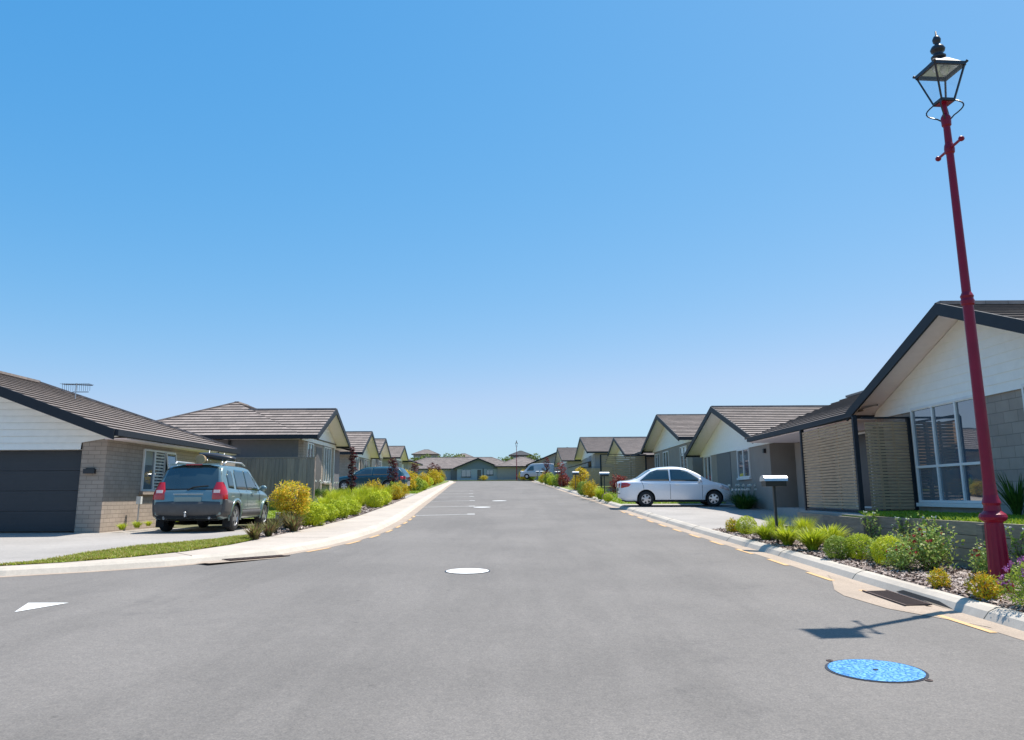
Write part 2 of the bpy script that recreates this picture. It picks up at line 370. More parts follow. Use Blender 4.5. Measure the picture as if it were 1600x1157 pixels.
# left side (offset positive = away from road on the left line; negative on the right line)
dl = 1; dr = -1
ribbon(KLs, [(-.02, .003), (.28, -.012)], 'gutter', M['gutter'], **S)
ribbon(KLs, [(.28, -.012), (.34, .06), (.42, .095), (.5, .1)], 'kerb', M['kerb'], **S)
PW = smooth_line([(-60, 7.08), (-30, 9.47), (-18, 10.67), (-12, 11.47), (-8.9, 12.17), (-8.0, 12.42), (-7.1, 12.97), (-6.4, 13.68), (-5.85, 14.65), (-5.5, 15.9), (-5.33, 17.6), (-5.1, 20.3), (-4.95, 23), (-4.9, 25.5), (-5.15, 33), (-5.6, 43), (-6.55, 62), (-7.6, 87), (-8.9, 112), (-10.4, 118)], .8)
kin = offset(KLs, .5)
fp = [p for p in kin if p[1] < 117]
sheet(fp+[p for p in PW if p[1] < 117.5][::-1], .1, 'footpath', M['concrete'], **S)
m = MB()
for cyl in (17.6, 25.6, 36.4, 46):   # sawn joints in the footpath
    a = min(kin, key=lambda p: abs(p[1]-cyl)); b = min(PW, key=lambda p: abs(p[1]-cyl-.1)); m.beam((a[0], cyl, gz(cyl)+.1), (b[0], cyl+.05, gz(cyl)+.1), .009, .004)
for (a, b) in (((-5.45, 13.9), (-5.95, 14.45)),): m.beam((a[0], a[1], gz(a[1])+.1), (b[0], b[1], gz(b[1])+.1), .014, .006)
m.build('footpath_joint', M['rust'], **S)
ribbon(KRs, [(-.3, -.012), (.02, .003)], 'gutter', M['gutter'], **S)
ribbon(KRs, [(-.52, .1), (-.44, .095), (-.36, .06), (-.3, -.012)], 'kerb', M['kerb'], **S)
kinr = offset(KRs, -.5)
def kx(y): return interp([(p[1], p[0]) for p in kinr], y)
def px_(y): return interp([(p[1], p[0]) for p in PW], y)
# right garden bed, driveway, verge
bedR = [(kx(y), y) for y in (-12, 0, 6, 8, 10, 12, 14, 16, 18, 19.4)]
sheet(bedR+[(6.6, 20.4), (6.6, -12)], .09, 'garden_bed', M['soil'], **S)
sheet([(kx(y), y) for y in (19.4, 24, 29, 33.6)]+[(9.5, 33.9), (9.5, 20.6), (6.6, 20.4)], lambda x, y: .1 if x < 4.6 else .085, 'driveway', M['drive'], **S)
sheet([(kx(y), y) for y in (33.6, 40, 46, 53)]+[(10.5, 53), (10.5, 33.9)], .1, 'lawn', M['turf'], **S)
sheet([(kx(y), y) for y in (53, 58.5)]+[(10, 58.5), (10, 53)], .1, 'driveway', M['drive'], **S)
sheet([(kx(y), y) for y in (58.5, 70, 84, 100, 111)]+[(4.4, 116.2), (9, 118), (14, 118), (14, 58.5)], .1, 'lawn', M['turf'], **S)
# left ground: lawns, driveways, bed
drvL = [(-60, 7.1), (-30, 9.5), (-18, 10.7), (-12, 11.5), (-8.9, 12.2), (-8.1, 12.45), (-7.68, 13.0), (-7.55, 13.9), (-7.2, 15.3), (-6.45, 16.7), (-5.8, 18.3), (-6.0, 21.6), (-7.0, 25.0), (-14, 25.6), (-60, 25.6)]
sheet(drvL, lambda x, y: min(.09, .655-gz(y)), 'driveway', M['drive'], **S)
vergeL = [(-8.05, 12.44), (-7.1, 13.0), (-6.42, 13.7), (-5.88, 14.67), (-5.53, 15.9), (-5.4, 17.2), (-5.8, 18.3), (-6.45, 16.7), (-7.2, 15.3), (-7.55, 13.9), (-7.68, 13.0)]
sheet(vergeL, .104, 'lawn', M['turf'], **S)
bedL = [(px_(y)-.03, y) for y in (17.3, 19, 21, 24, 28, 32, 36, 39.5, 42.5)]
sheet(bedL+[(-7.6, 43.2), (-8.3, 39.5), (-7.2, 29.3), (-6.6, 25), (-5.95, 21.4), (-5.75, 18.6)], .096, 'garden_bed', M['soil'], **S)
sheet([(-6.5, 24.5), (-7.2, 29.2), (-16, 29.2), (-16, 24.5)], .11, 'lawn', M['turf'], **S)
sheet([(px_(y)-.03, y) for y in (42.5, 45, 50.5)]+[(-13, 51), (-13, 42.5), (-8.3, 39.5), (-7.6, 43.2)], .1, 'driveway', M['drive'], **S)
sheet([(px_(y)-.03, y) for y in (50.5, 56, 60)]+[(-14, 60), (-14, 51), (-13, 51)], .1, 'lawn', M['turf'], **S)
sheet([(px_(y)-.03, y) for y in (60, 64)]+[(-14, 64), (-14, 60)], .1, 'driveway', M['drive'], **S)
sheet([(px_(y)-.03, y) for y in (64, 75, 87, 100, 112, 117)]+[(-14, 121), (-20, 121), (-20, 64)], .1, 'lawn', M['turf'], **S)
sheet([(-13, 118.6), (-9.4, 117.2), (-2, 117.6), (3.5, 117.4), (8, 118.6), (8, 124), (-20, 124)], .1, 'lawn', M['turf'], **S)
# lawn blades and bark chips
def inside(p, poly):
    c = False; n = len(poly)
    for i in range(n):
        (x1, y1), (x2, y2) = poly[i], poly[(i+1) % n]
        if (y1 > p[1]) != (y2 > p[1]) and p[0] < (x2-x1)*(p[1]-y1)/(y2-y1)+x1: c = not c
    return c
def blades(poly, n, hh, name, mat, zf, label=None, cat='grass', w=.012):
    m = MB(); xs_ = [p[0] for p in poly]; ys_ = [p[1] for p in poly]; k = 0
    while k < n:
        x = rnd.uniform(min(xs_), max(xs_)); y = rnd.uniform(min(ys_), max(ys_))
        if not inside((x, y), poly): continue
        k += 1
        if noise.noise((x*2.2, y*2.2, 3)) < -.28 and rnd.random() < .7: continue
        a = rnd.uniform(0, 6.28); h = hh*rnd.uniform(.5, 1.25)*(1+.5*noise.noise((x*1.5, y*1.5, 0))); z = zf(x, y); ww = w*rnd.uniform(.7, 1.4)
        dx, dy = math.cos(a)*ww, math.sin(a)*ww; l = h*1.1; b = rnd.uniform(0, 6.28)
        m.poly([(x-dx, y-dy, z), (x+dx, y+dy, z), (x+math.cos(b)*l, y+math.sin(b)*l, z+h)])
    o = m.build(name, mat, kind='stuff'); o['label'] = label; o['category'] = cat; return o
blades(vergeL, 26000, .045, 'verge_grass', M['blade_dry'], lambda x, y: gz(y)+.1, 'patchy short grass strip between the footpath and the teal car driveway')
blades([(6.56, 9.0), (6.56, 15.1), (7.3, 17.1), (8.55, 17.1), (8.55, 9.0)], 22000, .06, 'lawn_grass', M['blade'], lambda x, y: 1.1, 'bright green mown grass on top of the timber retaining wall')
blades([(-6.5, 24.6), (-7.1, 29.1), (-12, 29.1), (-12, 24.8)], 5000, .07, 'lawn_grass', M['blade'], lambda x, y: gz(y)+.1, 'short grass in front of the weathered paling fence', w=.02)
blades([(px_(51)-.1, 51), (px_(58)-.1, 58), (-9, 58), (-9, 51)], 4000, .09, 'lawn_grass', M['blade'], lambda x, y: gz(y)+.1, 'green grass beyond the dark green parked car', w=.03)
blades([(kx(34)+.1, 34), (kx(52)+.1, 52.8), (9, 52.8), (9, 34)], 9000, .08, 'lawn_grass', M['blade'], lambda x, y: gz(y)+.1, 'green grass behind the silver sedan', w=.03)
def chips(poly, n, name, label, zf, size=.02):
    m = MB(); xs_ = [p[0] for p in poly]; ys_ = [p[1] for p in poly]; k = 0
    while k < n:
        x = rnd.uniform(min(xs_), max(xs_)); y = rnd.uniform(min(ys_), max(ys_))
        if not inside((x, y), poly): continue
        k += 1; z = zf(x, y)+rnd.uniform(.002, .03); a = rnd.uniform(0, 6.28); l = size*rnd.uniform(.6, 1.8); w = l*rnd.uniform(.3, .6)
        t1 = rnd.uniform(-.5, .5)*l; t2 = rnd.uniform(-.5, .5)*w
        ca, sa = math.cos(a), math.sin(a)
        q = [(-l, -w, -t1-t2), (l, -w*.8, t1-t2), (l*.8, w, t1+t2), (-l*.9, w, -t1+t2)]
        m.poly([(x+u*ca-v*sa, y+u*sa+v*ca, z+h) for u, v, h in q])
    o = m.build(name, M['chip'], kind='stuff'); o['label'] = label; o['category'] = 'mulch'; return o
chips([(kx(4)+.02, 4), (kx(19.3)+.02, 19.3), (6.45, 20.2), (6.45, 4)], 22000, 'bark_mulch', 'pale bark chips covering the bed below the retaining wall', lambda x, y: gz(y)+.09)
chips([(-4.98, 22), (-5.0, 28), (-5.2, 36), (-5.7, 36), (-5.9, 24), (-5.75, 18.7), (-5.4, 17.6), (-5.2, 19)], 4000, 'bark_mulch', 'brown bark chips along the back edge of the footpath', lambda x, y: gz(y)+.1, .025)
# road markings
def strip(pts, h, m): m.poly([(x, y, gz(y)+h) for x, y in pts])
m = MB(); mm = MB()
def along(line, s0, s1, d, w, mb, h):
    acc = 0; off_a = offset(line, d-w/2); off_b = offset(line, d+w/2)
    for i in range(len(line)-1):
        L_ = math.dist(line[i], line[i+1])
        lo, hi = max(s0, acc), min(s1, acc+L_)
        if hi > lo:
            ta, tb = (lo-acc)/L_, (hi-acc)/L_
            q = [(lerp(A[i][0], A[i+1][0], t), lerp(A[i][1], A[i+1][1], t)) for A, t in ((off_a, ta), (off_a, tb), (off_b, tb), (off_b, ta))]
            strip(q, h, mb)
        acc += L_
def arclen_at_y(line, y, after=0):
    acc = 0
    for i in range(len(line)-1):
        if line[i+1][1] >= y and i >= after: return acc
        acc += math.dist(line[i], line[i+1])
    return acc
for y0, n, per in ((9.0, 1, 1), ):
    pass
dashes = []
sR = arclen_at_y(KRs, 2.5)
for k in range(16): dashes.append((KRs, sR+k*1.75, sR+k*1.75+.9, .07))
sL = arclen_at_y(KLs, 14.6)
for k in range(9): dashes.append((KLs, sL+k*1.6, sL+k*1.6+.85, -.07))
for ln, a, b, d in dashes:
    along(ln, a, b, d, .075, m, .006)
m.build('yellow_edge_dashes', M['ypaint'], **S)
m = MB()
for (x0, y0, x1, y1) in ((-3.3, 27.6, -1.45, 28.3), (-3.75, 33.9, -1.75, 34.6), (-4.1, 40.2, -2.05, 41), (-4.45, 46.6, -2.4, 47.4), (-4.8, 53, -2.75, 53.8), (-5.15, 59.4, -3.1, 60.3)):
    d = .05; strip([(x0, y0-d), (x1, y1-d), (x1, y1+d), (x0, y0+d)], .005, m); strip([(x1-.14, y1-.16), (x1+.12, y1-.16), (x1+.12, y1+.16), (x1-.14, y1+.16)], .0075, m)
m.build('parking_bay_lines', M['wpaint'], **S)
m = MB(); m.poly([(x, y, gz(y)+.005) for x, y in ((-5.44, 9.05), (-5.18, 9.66), (-5.66, 9.67))]); m.build('painted_arrow', M['wpaint'], **S)
def seam_line(pts, w, mb):
    for (x0, y0), (x1, y1) in zip(pts, pts[1:]): strip([(x0-w, y0), (x0+w, y0), (x1+w, y1), (x1-w, y1)], .003, mb)
M['tar'] = speckled('tar_seam', (.135, .13, .125), 60, 3, .8, .3)
m = MB(); pts = []
for k in range(60):
    t_ = k/59; y = 31-27*t_; x = .2+1.45*t_**1.25; pts.append((x+.03*noise.noise((y*.9, 0, 0)), y))
pts = [(-3.0+.02*k+.05*noise.noise((k*.3, 5, 0)), 22.5+.1*noise.noise((k*.2, 9, 0))) for k in range(0)]
m = MB()
for off_, a0, n_ in ((KRs, 3.0, 16), ):
    L0 = arclen_at_y(KRs, a0)
    for k in range(n_):
        s_ = L0+k*3.0; acc = 0
        for i in range(len(KRs)-1):
            q = math.dist(KRs[i], KRs[i+1])
            if acc+q > s_:
                y = lerp(KRs[i][1], KRs[i+1][1], (s_-acc)/q); x = lerp(KRs[i][0], KRs[i+1][0], (s_-acc)/q)
                pr = [(x+.3, -.008), (x+.36, .063), (x+.44, .098), (x+.52, .103)]
                for (a, b), (c_, d_) in zip(pr, pr[1:]): m.beam((a, y, gz(y)+b), (c_, y, gz(y)+d_), .006, .004, up=(0, 1, 0))
                break
            acc += q
m.build('kerb_joint', M['sleeper'], **S)
# ------------------------------------------------------------------ manholes, grates
def disc(c, r, h, mb, n=40, jit=0):
    mb.poly([(c[0]+r*math.cos(2*math.pi*k/n)*(1+rnd.uniform(-jit, jit)), c[1]+r*math.sin(2*math.pi*k/n)*(1+rnd.uniform(-jit, jit)), gz(c[1]+r*math.sin(2*math.pi*k/n))+h) for k in range(n)])
def manhole(x, y, mat, lab, r=.34, n=40):
    o = empty('manhole_cover', (x, y, gz(y)), lab, 'manhole cover')
    def ringb(r0, r1, h, mb):
        for k in range(n):
            a, b = 2*math.pi*k/n, 2*math.pi*(k+1)/n
            mb.poly([(r0*math.cos(a), r0*math.sin(a), h+SL*r0*math.sin(a)), (r1*math.cos(a), r1*math.sin(a), h+SL*r1*math.sin(a)), (r1*math.cos(b), r1*math.sin(b), h+SL*r1*math.sin(b)), (r0*math.cos(b), r0*math.sin(b), h+SL*r0*math.sin(b))])
    a = MB(); ringb(r*.955, r*1.008, .004, a); a.build('rim', M['iron'], o)
    a = MB(); a.poly([(r*.95*math.cos(2*math.pi*k/n), r*.95*math.sin(2*math.pi*k/n), .007+SL*r*.95*math.sin(2*math.pi*k/n)) for k in range(n)]); a.build('lid', mat, o)
    return o
mh = manhole(2.72, 6.33, M['cover'], 'bright blue painted manhole cover with a raised crazed pattern', .355)
a = MB(); a.lathe([(.02, .009), (.018, .011)], 12); a.build('keyhole', M['blackgap'], mh)
for ang in (125, -50):
    a = MB(); c = (math.cos(R(ang))*.385, math.sin(R(ang))*.385); a.lathe([(.028, .004), (.024, .008)], 12, (c[0], c[1], SL*c[1])); a.build('lifting_hole', M['rust'], mh)
    a = MB(); a.lathe([(.013, .008), (.012, .010)], 10, (c[0], c[1], SL*c[1])); a.build('lifting_hole', M['blackgap'], mh)
manhole(-.69, 12.43, M['wpaint'], 'white painted manhole cover in the middle of the road')
manhole(-1.28, 33.6, M['wpaint'], 'small white manhole cover just beyond the first parking bay line', .38)
manhole(-.68, 40.5, M['wpaint'], 'farthest white manhole cover, right of the parking bays', .38)
# kerb inlet on the right
o = empty('storm_drain', (4.2, 9.7, gz(9.7)), 'rusty storm drain grate set in a pale apron by the right kerb', 'storm drain')
a = MB(); a.poly([(x-4.2, y-9.7, (.0045)+SL*(y-9.7)) for x, y in ((4.55, 7.9), (4.5, 11.8), (4.38, 11.35), (4.02, 10.35), (3.95, 9.9), (4.05, 9.0))][::-1]); a.build('apron', M['gutter'], o, fix=False)
for f in o.children: pass
a = MB()
for k in range(15): yy = -.55+k*.07; a.beam((-.08, yy, .018+SL*yy), (.2, yy+.04, .018+SL*yy), .022, .014)
a.beam((-.09, -.58, .02-SL*.58), (-.09, .5, .02+SL*.5), .02, .012); a.beam((.21, -.55, .02-SL*.55), (.21, .52, .02+SL*.5), .02, .012)
gr_ = a.build('grate', M['rust'], o); gr_.location = (.2, 0, -.004)
a = MB(); a.poly([(.0-.08, -.56, .011-SL*.56), (.21, -.54, .011-SL*.54), (.21, .5, .011+SL*.5), (-.08, .48, .011+SL*.48)]); sm_ = a.build('sump', M['blackgap'], o); sm_.location = (.2, 0, -.004)
a = MB(); a.poly([(.518, -.8, SL*-.8+.003), (.518, .5, SL*.5+.003), (.55, .38, SL*.38+.037), (.55, -.45, SL*-.45+.037)]); a.build('kerb_opening', M['blackgap'], o)
o = empty('storm_drain', (-4.45, 14.35, gz(14.35)), 'narrow rusty drain grate in the curved gutter left of the road', 'storm drain', rz=R(52))
a = MB()
for k in range(12): a.beam((-.6+k*.1, -.1, .022), (-.57+k*.1, .14, .022), .025, .014)
a.beam((-.62, -.1, .022), (.58, -.1, .022), .02, .012); a.beam((-.62, .15, .022), (.58, .15, .022), .02, .012)
a.build('grate', M['rust'], o)
a = MB(); a.poly([(-1.1, -.24, .005), (1.3, -.24, .005), (1.2, .2, .005), (-1.1, .2, .005)]); a.build('apron', M['gutter'], o)
a = MB(); a.poly([(-.6, -.1, .014), (.57, -.1, .014), (.57, .15, .014), (-.6, .15, .014)]); a.build('sump', M['blackgap'], o)
# ------------------------------------------------------------------ houses
def courses(m, A, B, C, D, ch=.34, lift=.042):
    """sawtooth tiled slope: eave A-B, top D-C (A-D and B-C are the rakes)"""
    A, B, C, D = map(Vector, (A, B, C, D)); nrm = (B-A).cross(D-A)
    if nrm.length < 1e-6: nrm = (B-A).cross(C-A)
    nrm.normalize()
    if nrm.z < 0: nrm = -nrm
    e = (B-A).normalized(); up = nrm.cross(e)
    if up.z < 0: up = -up
    sl = ((D+C)/2-A).dot(up); n = max(2, round(sl/ch))
    for i in range(n):
        t0, t1 = i/n, (i+1)/n
        a, b, c, d = A.lerp(D, t0), B.lerp(C, t0), B.lerp(C, t1), A.lerp(D, t1)
        off = nrm*lift; ua = [(p-A).dot(e) for p in (a, b, c, d)]
        uv = [(ua[0], i*.34+.01), (ua[1], i*.34+.01), (ua[2], i*.34+.33), (ua[3], i*.34+.33)]
        if (c-d).length < 1e-4: m.poly([a+off, b+off, c+nrm*.004], uv[:3])
        else: m.poly([a+off, b+off, c+nrm*.004, d+nrm*.004], uv)
        m.poly([a-nrm*.01, b-nrm*.01, b+off, a+off], [(ua[0], i*.34), (ua[1], i*.34), (ua[1], i*.34+.005), (ua[0], i*.34+.005)])
class House:
    """local frame: u = into the lot, v = along the street, z up; s = +1 right of the road, -1 left"""
    def __init__(h, s, x, y, z, label, name='brick_house', face='x'):
        h.s = s; h.face = face; h.root = empty(name, (x, y, z), label, 'house')
    def P(h, u, v, z): return (h.s*u, v, z) if h.face == 'x' else (h.s*v, u, z)
    def box(h, m, a, b): m.box(h.P(*a), h.P(*b))
    def build(h, m, name, mat, parent=None, **k): return m.build(name, mat, parent or h.root, fix=k.pop('fix', True), **k)
    def gable(h, v0, hw, ez, rz, depth, u0=0, wd=None, wall='brick', ov=.6, eo=.45, boards=True, base=-.6, back=False, roof='roof', cladding='board'):
        """street-facing gable; ez/rz are heights of eave edge and ridge"""
        P = h.P; k = (rz-ez)/hw; m = MB()
        for sg in (-1, 1):
            ed = P(u0, v0+sg*hw, ez); e2 = P(u0+depth, v0+sg*hw, ez); r1 = P(u0, v0, rz); r2 = P(u0+depth, v0, rz)
            courses(m, ed, e2, r2, r1)
        m.beam(P(u0-.01, v0, rz+.03), P(u0+depth, v0, rz+.03), .2, .07)
        rf = m.build('roof', M[roof], h.root)
        m = MB()   # soffit lining
        for sg in (-1, 1):
            m.poly([P(u0, v0+sg*hw, ez-.05), P(u0+depth, v0+sg*hw, ez-.05), P(u0+depth, v0, rz-.05), P(u0, v0, rz-.05)])
            m.poly([P(u0+ov, v0+sg*hw, ez-.12), P(u0+depth, v0+sg*hw, ez-.12), P(u0+depth, v0+sg*(hw-eo-.05), ez-.12), P(u0+ov, v0+sg*(hw-eo-.05), ez-.12)])
        h.build(m, 'soffit', M['soffit'])
        for sg in (-1, 1):
            m = MB(); t = .045; bd = .21
            a, b = (v0+sg*(hw+.03), ez-.012*0), (v0, rz+.03)
            for (u1, u2) in ((u0-t, u0),):
                q = [P(u1, a[0], a[1]+.03), P(u1, b[0], b[1]+.02), P(u1, b[0], b[1]-bd-.01), P(u1, a[0], a[1]-bd+.03)]
                q2 = [P(u2, a[0], a[1]+.03), P(u2, b[0], b[1]+.02), P(u2, b[0], b[1]-bd-.01), P(u2, a[0], a[1]-bd+.03)]
                m.poly(q); m.poly(q2[::-1])
                for i in range(4): m.poly([q[i], q[(i+1) % 4], q2[(i+1) % 4], q2[i]])
            h.build(m, 'barge_board', M['barge'])
            m = MB(); h.box(m, (u0-.03, v0+sg*(hw-.005), ez-.13), (u0+depth, v0+sg*(hw+.115), ez+.015))
            h.build(m, 'gutter', M['barge'])
        m = MB(); h.box(m, (u0+ov, v0-hw+eo, base), (u0+(wd or depth), v0+hw-eo, ez-.13)); h.build(m, 'wall', M[wall])
        m = MB(); z = ez-.16; zt = rz-.06; n = int((zt-z)/.17)+1
        for i in range(n):
            za = z+i*.17; zb = min(za+.17, zt-.01)
            if zb <= za: break
            wa = min(hw-.04, max(0, (rz-.06-za)/k)); wb = max(0, (rz-.06-zb)/k); wb = min(wb, hw-.04)
            lap = .013 if boards else .006
            m.poly([P(u0+ov-.02-lap, v0-wa, za), P(u0+ov-.02-lap, v0+wa, za), P(u0+ov-.022, v0+wb, zb), P(u0+ov-.022, v0-wb, zb)])
            m.poly([P(u0+ov-.02-lap, v0-wa, za), P(u0+ov-.02-lap, v0+wa, za), P(u0+ov-.018, v0+wa, za), P(u0+ov-.018, v0-wa, za)])
        m.poly([P(u0+ov+.02, v0-hw+.04, z), P(u0+ov+.02, v0+hw-.04, z), P(u0+ov+.02, v0, zt)])
        m.poly([P(u0+ov+.02, v0-hw+.04, z), P(u0+ov+.02, v0+hw-.04, z), P(u0+ov-.04, v0+hw-.04, z), P(u0+ov-.04, v0-hw+.04, z)])
        h.build(m, 'gable_cladding', M[cladding])
    def opening(h, kind, u, v0, v1, z0, z1, panes=2, trans=None, mat='white', side=None, sub=None):
        """window or door on the wall plane u=const facing the street, or on plane v=const (side=+1/-1)"""
        def Q(a, d, z):   # a along wall, d outwards
            if side is None: return h.P(u-d, a, z)
            return h.P(a, u+side*d, z)
        def B(m, a0, d0, z0_, a1, d1, z1_): m.box(Q(a0, d0, z0_), Q(a1, d1, z1_))
        f = .05; root = MB()
        B(root, v0, .0, z0, v0+f, .05, z1); B(root, v1-f, .0, z0, v1, .05, z1); B(root, v0+f, .0, z1-f, v1-f, .05, z1); B(root, v0+f, .0, z0, v1-f, .05, z0+f)
        w = (v1-v0)/panes
        for i in range(1, panes): B(root, v0+i*w-.03, .0, z0+f, v0+i*w+.03, .046, z1-f)
        if trans:
            for i in range(panes): B(root, v0+i*w+(.03 if i else f), .0, trans-.025, v0+(i+1)*w-(.03 if i < panes-1 else f), .043, trans+.025)
        fr = h.build(root, kind, M[mat])
        g_ = MB(); B(g_, v0+f, .002, z0+f, v1-f, .014, z1-f)
        h.build(g_, 'door_panel' if kind == 'door' and sub else 'glass', M[sub or 'glass'], fr)
        if kind == 'window':
            s_ = MB(); B(s_, v0-.05, 0, z0-.08, v1+.05, .09, z0-.005); h.build(s_, 'sill', M['white' if mat == 'white' else 'barge'], fr)
        return fr
    def hip(h, u0, u1, v0, v1, ez, pz, wall='brick', roof='roof', base=-.6, eo=.45, caps=None, name='roof', front=True):
        P = h.P; a = min(u1-u0, v1-v0)/2; m = MB()
        if u1-u0 >= v1-v0: r1, r2 = (u0+a, (v0+v1)/2), (u1-a, (v0+v1)/2)
        else: r1, r2 = ((u0+u1)/2, v0+a), ((u0+u1)/2, v1-a)
        c = [(u0, v0), (u1, v0), (u1, v1), (u0, v1)]
        T = [P(*r1, pz), P(*r2, pz)]; C_ = [P(*q, ez) for q in c]
        if u1-u0 >= v1-v0:
            courses(m, C_[0], C_[1], T[1], T[0]); courses(m, C_[3], C_[2], T[1], T[0]); courses(m, C_[0], C_[3], T[0], T[0]); courses(m, C_[1], C_[2], T[1], T[1]); cr = [(0, 0), (3, 0), (1, 1), (2, 1)]
        else:
            courses(m, C_[0], C_[3], T[1], T[0]); courses(m, C_[1], C_[2], T[1], T[0]); courses(m, C_[0], C_[1], T[0], T[0]); courses(m, C_[3], C_[2], T[1], T[1]); cr = [(0, 0), (1, 0), (3, 1), (2, 1)]
        for i, j in (caps if caps is not None else cr): m.beam(Vector(C_[i])+Vector((0, 0, .04)), Vector(T[j])+Vector((0, 0, .03)), .18, .06)
        m.beam(Vector(T[0])+Vector((0, 0, .03)), Vector(T[1])+Vector((0, 0, .03)), .18, .07)
        m.build(name, M[roof], h.root)
        for i in range(4):
            (a0, b0), (a1, b1) = c[i], c[(i+1) % 4]; m = MB()
            if not front and a0 == a1 == u0: continue
            if a0 == a1: sg = 1 if a0 == u1 else -1; h.box(m, (a0, min(b0, b1)-.1, ez-.13), (a0+sg*.11, max(b0, b1)+.1, ez+.015))
            else: sg = 1 if b0 == v1 else -1; h.box(m, (min(a0, a1), b0, ez-.13), (max(a0, a1), b0+sg*.11, ez+.015))
            h.build(m, 'gutter', M['barge'])
        m = MB(); m.poly([P(*q, ez-.1) for q in c]); h.build(m, 'soffit', M['soffit'])
        m = MB(); h.box(m, (u0+eo, v0+eo, base), (u1-eo, v1-eo, ez-.12)); h.build(m, 'wall', M[wall])
# --- right 1 and its link (root at floor level z=1.1)
h = House(1, 8.0, 14.5, 1.1, 'nearest brick house on the right with tall white window and slatted trellis')
h.gable(0, 4.4, 2.29, 3.87, 9, ov=.6, wall='brick2')
fr = h.opening('window', .6, -.02, 2.55, .22, 2.2, panes=3, trans=.95)
h.opening('window', .6, -3.6, -1.25, .75, 2.2, panes=2)
# link wing: eave facing the street between the two gables
m = MB(); P = h.P
ua, ub = .15, 3.9
courses(m, P(ua, 3.9, 2.3), P(ua, 13.5, 2.3), P(ub, 13.5, 3.75), P(ub, 3.0, 3.75))
m.beam(P(ub, 2.9, 3.79), P(ub, 13.5, 3.79), .18, .07)
m.build('roof', M['roof'], h.root)
m = MB(); m.box(P(ua-.11, 4.4, 2.17), P(ua, 12.9, 2.31)); h.build(m, 'gutter', M['barge'])
m = MB(); m.box(P(ua, 4.4, 2.14), P(2.2, 12.9, 2.17)); h.build(m, 'soffit', M['soffit'])
m = MB(); m.box(P(1.7, 3.95, -.6), P(6, 8.7, 2.13)); m.box(P(1.7, 10.9, -.6), P(6, 13.0, 2.13)); m.box(P(2.2, 8.7, -.6), P(6, 10.9, 2.13)); h.build(m, 'wall', M['render'])
h.opening('door', 1.7, 7.1, 8.3, .02, 2.08, panes=1, sub='dark')
m = MB(); m.box(P(1.69, 6.3, -.1), P(1.55, 6.6, 2.13)); h.build(m, 'porch_post', M['dark'])
m = MB(); m.box(P(.2, 5.3, -.45), P(1.69, 11.0, .0)); h.build(m, 'porch_step', M['drive'])
# raised yard and retaining wall
slab([(6.55, 4), (6.55, 15.25), (7.15, 19.0), (8.2, 19.0), (8.2, 18.5), (16, 18.5), (16, 4)], lambda x, y: gz(y)-.1, lambda x, y: 1.085, 'raised_lawn', M['turf'], **S)
slab([(6.52, 14.6), (6.95, 18.0), (7.25, 20.5), (8.3, 20.5), (8.3, 18.2), (7.3, 17.3), (7.1, 15.2), (6.72, 14.6)], lambda x, y: gz(y), lambda x, y: 1.1, 'patio', M['drive'], **S)
o = empty('retaining_wall', (6.5, 12, gz(12)), 'grey timber sleeper retaining wall behind the flower bed', 'retaining wall')
y0, y1 = 4.0, 14.9; z0 = gz(12)
rows = 5; topz = 1.11-z0
for k in range(rows):
    m = MB(); zz = topz-(k+1)*.19
    for a_, b_ in ((y0, 6.4), (6.41, 8.8), (8.81, 11.2), (11.21, 13.6), (13.61, y1)): m.box((-.03+k*.004, a_-12, zz+.004), (.05, b_-12, zz+.186))
    m.build('sleeper', M['sleeper'], o)
for yy in (6.4, 8.8, 11.2, 13.6, 14.95):
    m = MB(); m.box((-.1, yy-12-.07, -.5), (-.035, yy-12+.07, topz-.03)); m.build('post', M['sleeper'], o)
m = MB()
for k in range(4): m.box((.0+.03*0, 3.0, topz-(k+1)*.19), (.02, 3.02, topz))
o2 = slab([(6.46, 14.9), (6.86, 18), (7.2, 20.55), (7.26, 20.53), (6.93, 18), (6.54, 14.9)], lambda x, y: gz(y)-.05, lambda x, y: 1.06, 'retaining_wall', M['sleeper'], category='retaining wall', label='low timber edge under the patio strip beside the mailbox')
# trellises
def trellis(p, q, z0, hgt, label, n=24, posts=(0, 1), bs=-1):
    p, q = Vector((*p, 0)), Vector((*q, 0)); o = empty('trellis', (p.x, p.y, z0), label, 'trellis screen'); d = q-p; L_ = d.length; d.normalize(); nn = Vector((-d.y, d.x, 0))
    for i in range(n):
        zz = .08+i*(hgt-.14)/n; m = MB(); m.beam(d*.05+Vector((0, 0, zz+.03)), d*(L_-.05)+Vector((0, 0, zz+.03)), .02, (hgt-.14)/n*.78)
        m.build('slat', M['slat'], o)
    for t in (.33, .66):
        m = MB(); m.beam(d*L_*t+nn*.026*bs+Vector((0, 0, .05)), d*L_*t+nn*.026*bs+Vector((0, 0, hgt-.05)), .045, .03, up=tuple(nn)); m.build('batten', M['slat'], o)
    for t in posts:
        m = MB(); m.beam(d*L_*t+Vector((0, 0, -.4)), d*L_*t+Vector((0, 0, hgt)), .09, .09, up=tuple(nn)); m.build('post', M['barge'], o)
    m = MB(); m.beam(d*.0+Vector((0, 0, hgt+.02)), d*L_+Vector((0, 0, hgt+.02)), .1, .035); m.build('rail', M['barge'], o)
    m = MB(); m.beam(Vector((0, 0, .03))+d*.05, d*(L_-.05)+Vector((0, 0, .03)), .05, .06); m.build('rail', M['barge'], o)
    return o
trellis((7.45, 17.32), (7.62, 21.0), 1.1, 2.06, 'horizontal slat trellis facing the road beside the dark front door', 28)
